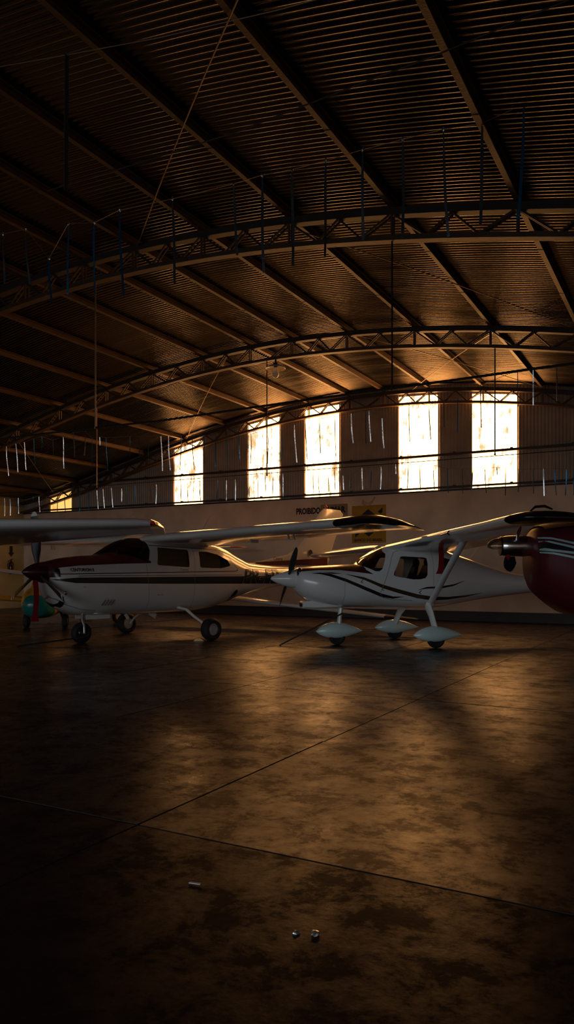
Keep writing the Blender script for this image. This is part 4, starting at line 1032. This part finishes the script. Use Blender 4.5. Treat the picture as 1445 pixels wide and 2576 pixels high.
# ------------------------------------------------------------------ 4. red aircraft at the right edge
def build_red_plane():
    loc, rot = heading((1.94, 7.2), (-.99, .06))
    A = empty('light_aircraft', loc, rot)
    setp(A, 'deep red airplane nose with pale pinstripes and a polished spinner at the right edge', 'airplane')
    zc_ = 1.53
    tab = [(-.40, 1.65, 1.15, .28, 2.2), (-.44, 1.69, 1.085, .38, 2.4), (-.55, 1.71, .985, .46, 2.5), (-.72, 1.725, .875, .51, 2.6), (-1.1, 1.74, .82, .54, 2.6), (-2.0, 1.78, .80, .54, 2.6), (-2.5, 2.02, .80, .54, 2.8), (-3.4, 2.0, .82, .52, 2.7), (-4.4, 1.6, .85, .40, 2.4), (-6.6, 1.3, 1.0, .09, 2)]
    H = Hull(tab); reg = []
    for (za, zb_) in ((1.590, 1.534), (1.552, 1.495), (1.478, 1.444), (1.452, 1.403)):
        reg.append((1, band([(-.41, za, .012), (-.50, za-.010, .018), (-.66, zb_, .021), (-1.6, zb_-.12, .022), (-3.2, zb_-.14, .022)], 0)))
    reg.append((2, [(-.41, 1.54), (-.50, 1.53), (-.66, 1.483), (-1.6, 1.362), (-3.2, 1.342), (-3.2, 1.317), (-1.6, 1.336), (-.66, 1.456), (-.50, 1.482), (-.41, 1.488)]))
    reg.append(('windshield', [(-2.05, 'top'), (-2.4, 1.7), (-2.6, 1.7), (-2.55, 'top')]))
    r = hull_mesh(H, reg, [mat('wine_red_paint', (.075, .006, .011), .5, 0, .2, 3, spec=.2), M_STRIPE_T, M_BLACK], A, ds=.07, nt=34)
    obj('windshield', r['windshield'], M_GLASSB, A, True)
    # raised cheek on top of the cowling
    bm = bmesh.new(); P = []
    for i in range(12):
        s = -.46-1.1*i/11
        zt, zb_, hw, n = interp(tab, s); w = .30+.04*i/11; P.append([bm.verts.new((s, y*w, zt-.03+.05*(1-abs(y)**3))) for y in (-1, -.7, -.3, 0, .3, .7, 1)])
    for p, q in zip(P, P[1:]):
        for k in range(6): bm.faces.new((p[k], p[k+1], q[k+1], q[k]))
    obj('cowl_top', bm, M_DKRED, A, True)
    # polished spinner: metal barrel with a clear plastic cap on the front
    bm = bmesh.new(); lathe(bm, [(.125, .082), (.13, .088), (.17, .097), (.23, .102), (.34, .102), (.40, .094), (.425, .075), (.43, .03)], (0, 0, 1.522), (-1, 0, 0), 36); sp = obj('spinner', bm, M_CHROME, A, True)
    bm = bmesh.new(); prof = [(0, .022), (.012, .042), (.04, .062), (.08, .076), (.12, .083)]; R = []
    for t_, r_ in prof:
        R.append([bm.verts.new((-t_, r_*math.cos(PI*(1.30*k/21-.15)), 1.522+r_*math.sin(PI*(1.30*k/21-.15))*(1 if k not in (0, 21) else .8))) for k in range(22)])
    for p, q in zip(R, R[1:]):
        for k in range(21): bm.faces.new((p[k], p[k+1], q[k+1], q[k]))
    bmesh.ops.solidify(bm, geom=bm.faces[:], thickness=.004); obj('spinner_cap', bm, M_CLEARP, A, True)
    bm = bmesh.new(); lathe(bm, [(.112, .06), (.115, .092), (.128, .092), (.13, .06)], (0, 0, 1.522), (-1, 0, 0), 30); obj('retaining_ring', bm, M_BLACK, A, True)
    for ang in (.85, PI+.95):
        obj('propeller_blade', blade_mesh(.27 if ang < 1 else .40, .06, .075 if ang < 1 else .13, ang, -.26, 1.522, .2), M_BLKGLOSS if ang > 1 else M_CHROME, A, True)
    bm = bmesh.new(); ball(bm, (-.19, .03, 1.428), .036, .6, .5, 1.1, 12); obj('intake_lip', bm, M_RED, A, True)
    bm = bmesh.new(); box(bm, (-.415, -.02, 1.17), (-.395, .10, 1.25)); obj('air_inlet', bm, M_CABLE, A)
    for sg in (1, -1):
        obj('wing', wing_mesh([(sg*.4, -1.5, -3.0, .95, .92, .13, .02), (sg*4.6, -1.7, -2.8, 1.15, 1.12, .12, .02)], 10), M_DKRED, A, 50)
        bm = bmesh.new(); tube(bm, [(-1.6, sg*.9, .95), (-1.55, sg*1.05, .22)], .04, 10); obj('gear_leg', bm, M_DKRED, A, True)
        wheel(A, (-1.55, sg*1.15, .21), .21, .15)
        obj('tailplane', wing_mesh([(sg*.05, -5.9, -6.6, 1.2, 1.2, .09, 0), (sg*1.3, -6.0, -6.6, 1.2, 1.2, .08, 0)], 8), M_DKRED, A, 50)
    obj('tail_fin', fin_mesh([(1.1, -5.4, -6.7, .06), (2.1, -6.0, -6.9, .08)]), M_DKRED, A, 50)
    bm = bmesh.new(); tube(bm, [(-6.4, 0, 1.05), (-6.5, 0, .12)], .03, 8); obj('tail_leg', bm, M_METAL, A); wheel(A, (-6.5, 0, .1), .1, .06)
build_red_plane()

# ------------------------------------------------------------------ 5. yellow aircraft with teal nose, far left
def build_yellow_plane():
    loc, rot = heading((-5.48, 16.2), (.15, -.99))
    A = empty('light_aircraft', loc, rot)
    setp(A, 'small yellow airplane with a rounded teal nose, behind the maroon spinner at far left', 'airplane')
    tab = [(0, .64, .54, .05, 2), (-.03, .70, .44, .16, 2), (-.14, .82, .33, .28, 2.2), (-.4, .93, .27, .37, 2.4), (-.9, 1.0, .26, .42, 2.5), (-1.4, 1.06, .27, .42, 2.6), (-1.8, 1.28, .28, .40, 2.6), (-2.5, 1.22, .32, .34, 2.5), (-3.4, .92, .42, .20, 2.2), (-4.6, .80, .56, .07, 2)]
    H = Hull(tab)
    reg = [(1, [(0, 'top'), (-.10, 'top'), (-.16, .66), (-.34, .52), (-.60, .34), (-.85, .245), (-.8, 'bot'), (0, 'bot')]), (2, [(-.78, .46), (-1.1, .34), (-1.15, .30), (-.92, .34), (-.74, .44)]), ('canopy', [(-1.42, 'top'), (-1.55, 1.0), (-2.4, 1.0), (-2.45, 'top')])]
    r = hull_mesh(H, reg, [M_YELLOW, M_TEAL, M_BLACK], A, ds=.08, nt=26, cap=1); obj('canopy', r['canopy'], M_GLASSB, A, True)
    for sg in (1, -1):
        obj('wing', wing_mesh([(sg*.3, -.9, -1.85, .66, .64, .14, .02), (sg*2.1, -.95, -1.75, .76, .74, .13, .02)], 10), M_YELLOW, A, 50)
        bm = bmesh.new(); tube(bm, [(-1.4, sg*.3, .44), (-1.4, sg*.40, .2)], .03, 8); obj('gear_leg', bm, M_CABLE, A); wheel(A, (-1.4, sg*.44, .16), .16, .13)
        obj('tailplane', wing_mesh([(sg*.04, -3.9, -4.5, .72, .72, .09, 0), (sg*1.0, -4.0, -4.4, .72, .72, .08, 0)], 8), M_YELLOW, A, 50)
    obj('tail_fin', fin_mesh([(.7, -3.7, -4.6, .06), (1.35, -4.1, -4.7, .08)]), M_YELLOW, A, 50)
    bm = bmesh.new(); tube(bm, [(-4.3, 0, .66), (-4.4, 0, .1)], .025, 8); obj('tail_leg', bm, M_CABLE, A); wheel(A, (-4.4, 0, .09), .09, .06)
build_yellow_plane()

# ------------------------------------------------------------------ 6. glider behind the striped aircraft
def build_glider():
    a = Vector((-.55, -.835)).normalized()
    loc, rot = heading((-4.2, 19.6), (a.x, a.y))
    A = empty('glider', (loc.x, loc.y, 0), rot)
    setp(A, 'white glider resting one long wing low behind the black-striped airplane', 'glider')
    roll = .077
    tab = [(2.3, .62, .50, .03, 2), (2.0, .80, .38, .20, 2), (1.3, 1.02, .28, .31, 2.1), (.5, 1.10, .28, .31, 2.1), (-.3, 1.06, .45, .24, 2.1), (-1.2, .92, .66, .13, 2), (-3.7, .92, .74, .07, 2)]
    H = Hull(tab); r = hull_mesh(H, [('canopy', [(1.95, 'top'), (1.8, .74), (.6, .90), (.5, 'top')])], [M_WHITE], A, ds=.12, nt=22); obj('canopy', r['canopy'], M_GLASSB, A, True)
    for sg in (1, -1):
        k = lambda y: .97-sg*roll*y
        stn = [(sg*.1, .45, -.45, k(.1), k(.1)-.02, .15, .02), (sg*4.5, .42, -.35, k(4.5), k(4.5)-.02, .14, .02), (sg*7.6, .32, -.20, k(7.6), k(7.6)-.01, .13, .02)]
        obj('wing', wing_mesh(stn, 10), M_WHITE, A, 50)
        obj('wing_tip', wing_mesh([(sg*7.6, .32, -.20, k(7.6), k(7.6)-.01, .13, .02), (sg*8.1, .22, -.16, k(8.1), k(8.1), .12, .02), (sg*8.2, .05, -.12, k(8.2), k(8.2), .06, .02)], 10), M_SIGNB, A, 50)
        kk = lambda y: 2.06-sg*roll*.0*y
        obj('tailplane', wing_mesh([(sg*0.0, -3.25, -3.75, 2.06, 2.06, .10, 0), (sg*.85, -3.3, -3.72, 2.06, 2.06, .10, 0)], 8), M_WHITE, A, 50)
        obj('tailplane_tip', wing_mesh([(sg*.85, -3.3, -3.72, 2.06, 2.06, .102, 0), (sg*1.15, -3.36, -3.72, 2.055, 2.055, .10, 0), (sg*1.27, -3.5, -3.72, 2.04, 2.04, .06, 0)], 8), M_REDTIP, A, 50)
    obj('tail_fin', fin_mesh([(.85, -2.9, -3.75, .08), (2.05, -3.2, -3.78, .09)]), M_WHITE, A, 50)
    wheel(A, (.35, 0, .17), .17, .10)
build_glider()

# ------------------------------------------------------------------ ground equipment and litter
def tow_bar(p_top, p_end, label, m):
    p_top, p_end = Vector(p_top), Vector(p_end); d = (p_end-p_top).normalized()
    t = empty('tow_bar', p_end); setp(t, label, 'tow bar')
    bm = bmesh.new(); tube(bm, [p_top-p_end, Vector((0, 0, .0))-d*.02], .014, 10); obj('shaft', bm, m, t, True)
    s = d.cross(Vector((0, 0, 1))).normalized(); bm = bmesh.new(); tube(bm, [s*-.07, s*.07], .016, 10); obj('handle', bm, m, t, True)
    bm = bmesh.new(); e = p_top-p_end
    for sg in (-1, 1): tube(bm, [e, e+s*.07*sg-d*.05, e+s*.07*sg-d*.16], .011, 8)
    obj('fork', bm, m, t, True)
e = on_floor(706, 1625); e.z = .02
tow_bar(at(842, 1553, 12.95), e, 'black tow bar leaning from the nose leg of the airplane with wheel fairings', M_CABLE)
e = on_floor(45, 1629); e.z = .025
tow_bar(at(186, 1606, 13.2), e, 'dark tow bar lying on the floor ahead of the left nose wheel', M_CABLE)
p = on_floor(508, 1612)
t = bmesh.new()
for a, b in (((-.10, -.06), (.10, .06)),):
    vs = [t.verts.new(q) for q in ((-.10, -.05, 0), (.10, -.05, 0), (.10, .05, 0), (-.10, .05, 0), (-.05, -.05, .055), (.03, -.05, .055), (.03, .05, .055), (-.05, .05, .055))]
    for f in ((0, 1, 2, 3), (4, 5, 6, 7), (0, 1, 5, 4), (2, 3, 7, 6), (1, 2, 6, 5), (3, 0, 4, 7)): t.faces.new([vs[i] for i in f])
o = obj('wheel_chock', t, M_YELLOW); o.location = (p.x-.03, p.y-.05, .001); o.rotation_euler = (0, 0, TH); setp(o, 'yellow wheel chock on the floor beside the near main wheel', 'chock')
def scrap(u, v, r, m, label, sz=.5, name='foil_scrap', cat='litter'):
    p = on_floor(u, v); rnd = random.Random(int(u)); bm = bmesh.new()
    bmesh.ops.create_icosphere(bm, subdivisions=2, radius=r)
    for q in bm.verts: q.co *= rnd.uniform(.6, 1.2); q.co.z *= sz
    lo = min(q.co.z for q in bm.verts)
    for q in bm.verts: q.co.z -= lo+.004
    o = obj(name, bm, m); o.location = p; setp(o, label, cat)
scrap(746, 2348, .013, M_SCRAP, 'small crumpled foil scrap on the foreground floor, left of two', .6)
scrap(793, 2352, .016, M_SCRAP, 'small crumpled foil scrap on the foreground floor, right of two', .6)
p = on_floor(490, 2226); bm = bmesh.new(); bar(bm, (-.026, 0, .005), (.026, .006, .007), .012, .004); o = obj('paper_scrap', bm, M_PAPER); o.location = p; o.rotation_euler = (0, 0, -.1+TH*.2); setp(o, 'thin pale paper scrap on the floor at lower left', 'litter')

# ------------------------------------------------------------------ camera, sky, exposure
cam = bpy.data.cameras.new('camera'); co = bpy.data.objects.new('camera', cam); COL.objects.link(co)
co.location = (0, 0, EYE); co.rotation_euler = (PI/2, 0, TH)
cam.sensor_fit = 'HORIZONTAL'; cam.sensor_width = 24; cam.lens = FOC/1445*24; cam.shift_y = 157/1445; cam.clip_start = .05; cam.clip_end = 200
sc.camera = co
w = bpy.data.worlds.new('evening_sky'); sc.world = w; w.use_nodes = True
nt = w.node_tree; N = nt.nodes.new; L = nt.links.new
bg = nt.nodes['Background']; tc = N('ShaderNodeTexCoord'); sx = N('ShaderNodeSeparateXYZ'); rp = N('ShaderNodeValToRGB')
L(tc.outputs['Generated'], sx.inputs[0])
mr = N('ShaderNodeMapRange'); mr.inputs['From Min'].default_value = -1; L(sx.outputs['Z'], mr.inputs['Value']); L(mr.outputs['Result'], rp.inputs['Fac'])
e = rp.color_ramp.elements; e[0].position = .49; e[0].color = (.12, .145, .165, 1); e[1].position = .51; e[1].color = (.79, .83, .86, 1)
x = e.new(.75); x.color = (.45, .62, .84, 1)
L(rp.outputs['Color'], bg.inputs['Color']); bg.inputs['Strength'].default_value = 2.7
sc.view_settings.view_transform = 'Standard'; sc.view_settings.look = 'None'; sc.view_settings.gamma = 1.0; sc.view_settings.use_curve_mapping = False
sc.view_settings.exposure = 0.0
sc.cycles.use_denoising = True
sc.cycles.max_bounces = 8; sc.cycles.diffuse_bounces = 4; sc.cycles.glossy_bounces = 4; sc.cycles.transparent_max_bounces = 12
sc.cycles.sample_clamp_indirect = 4.0
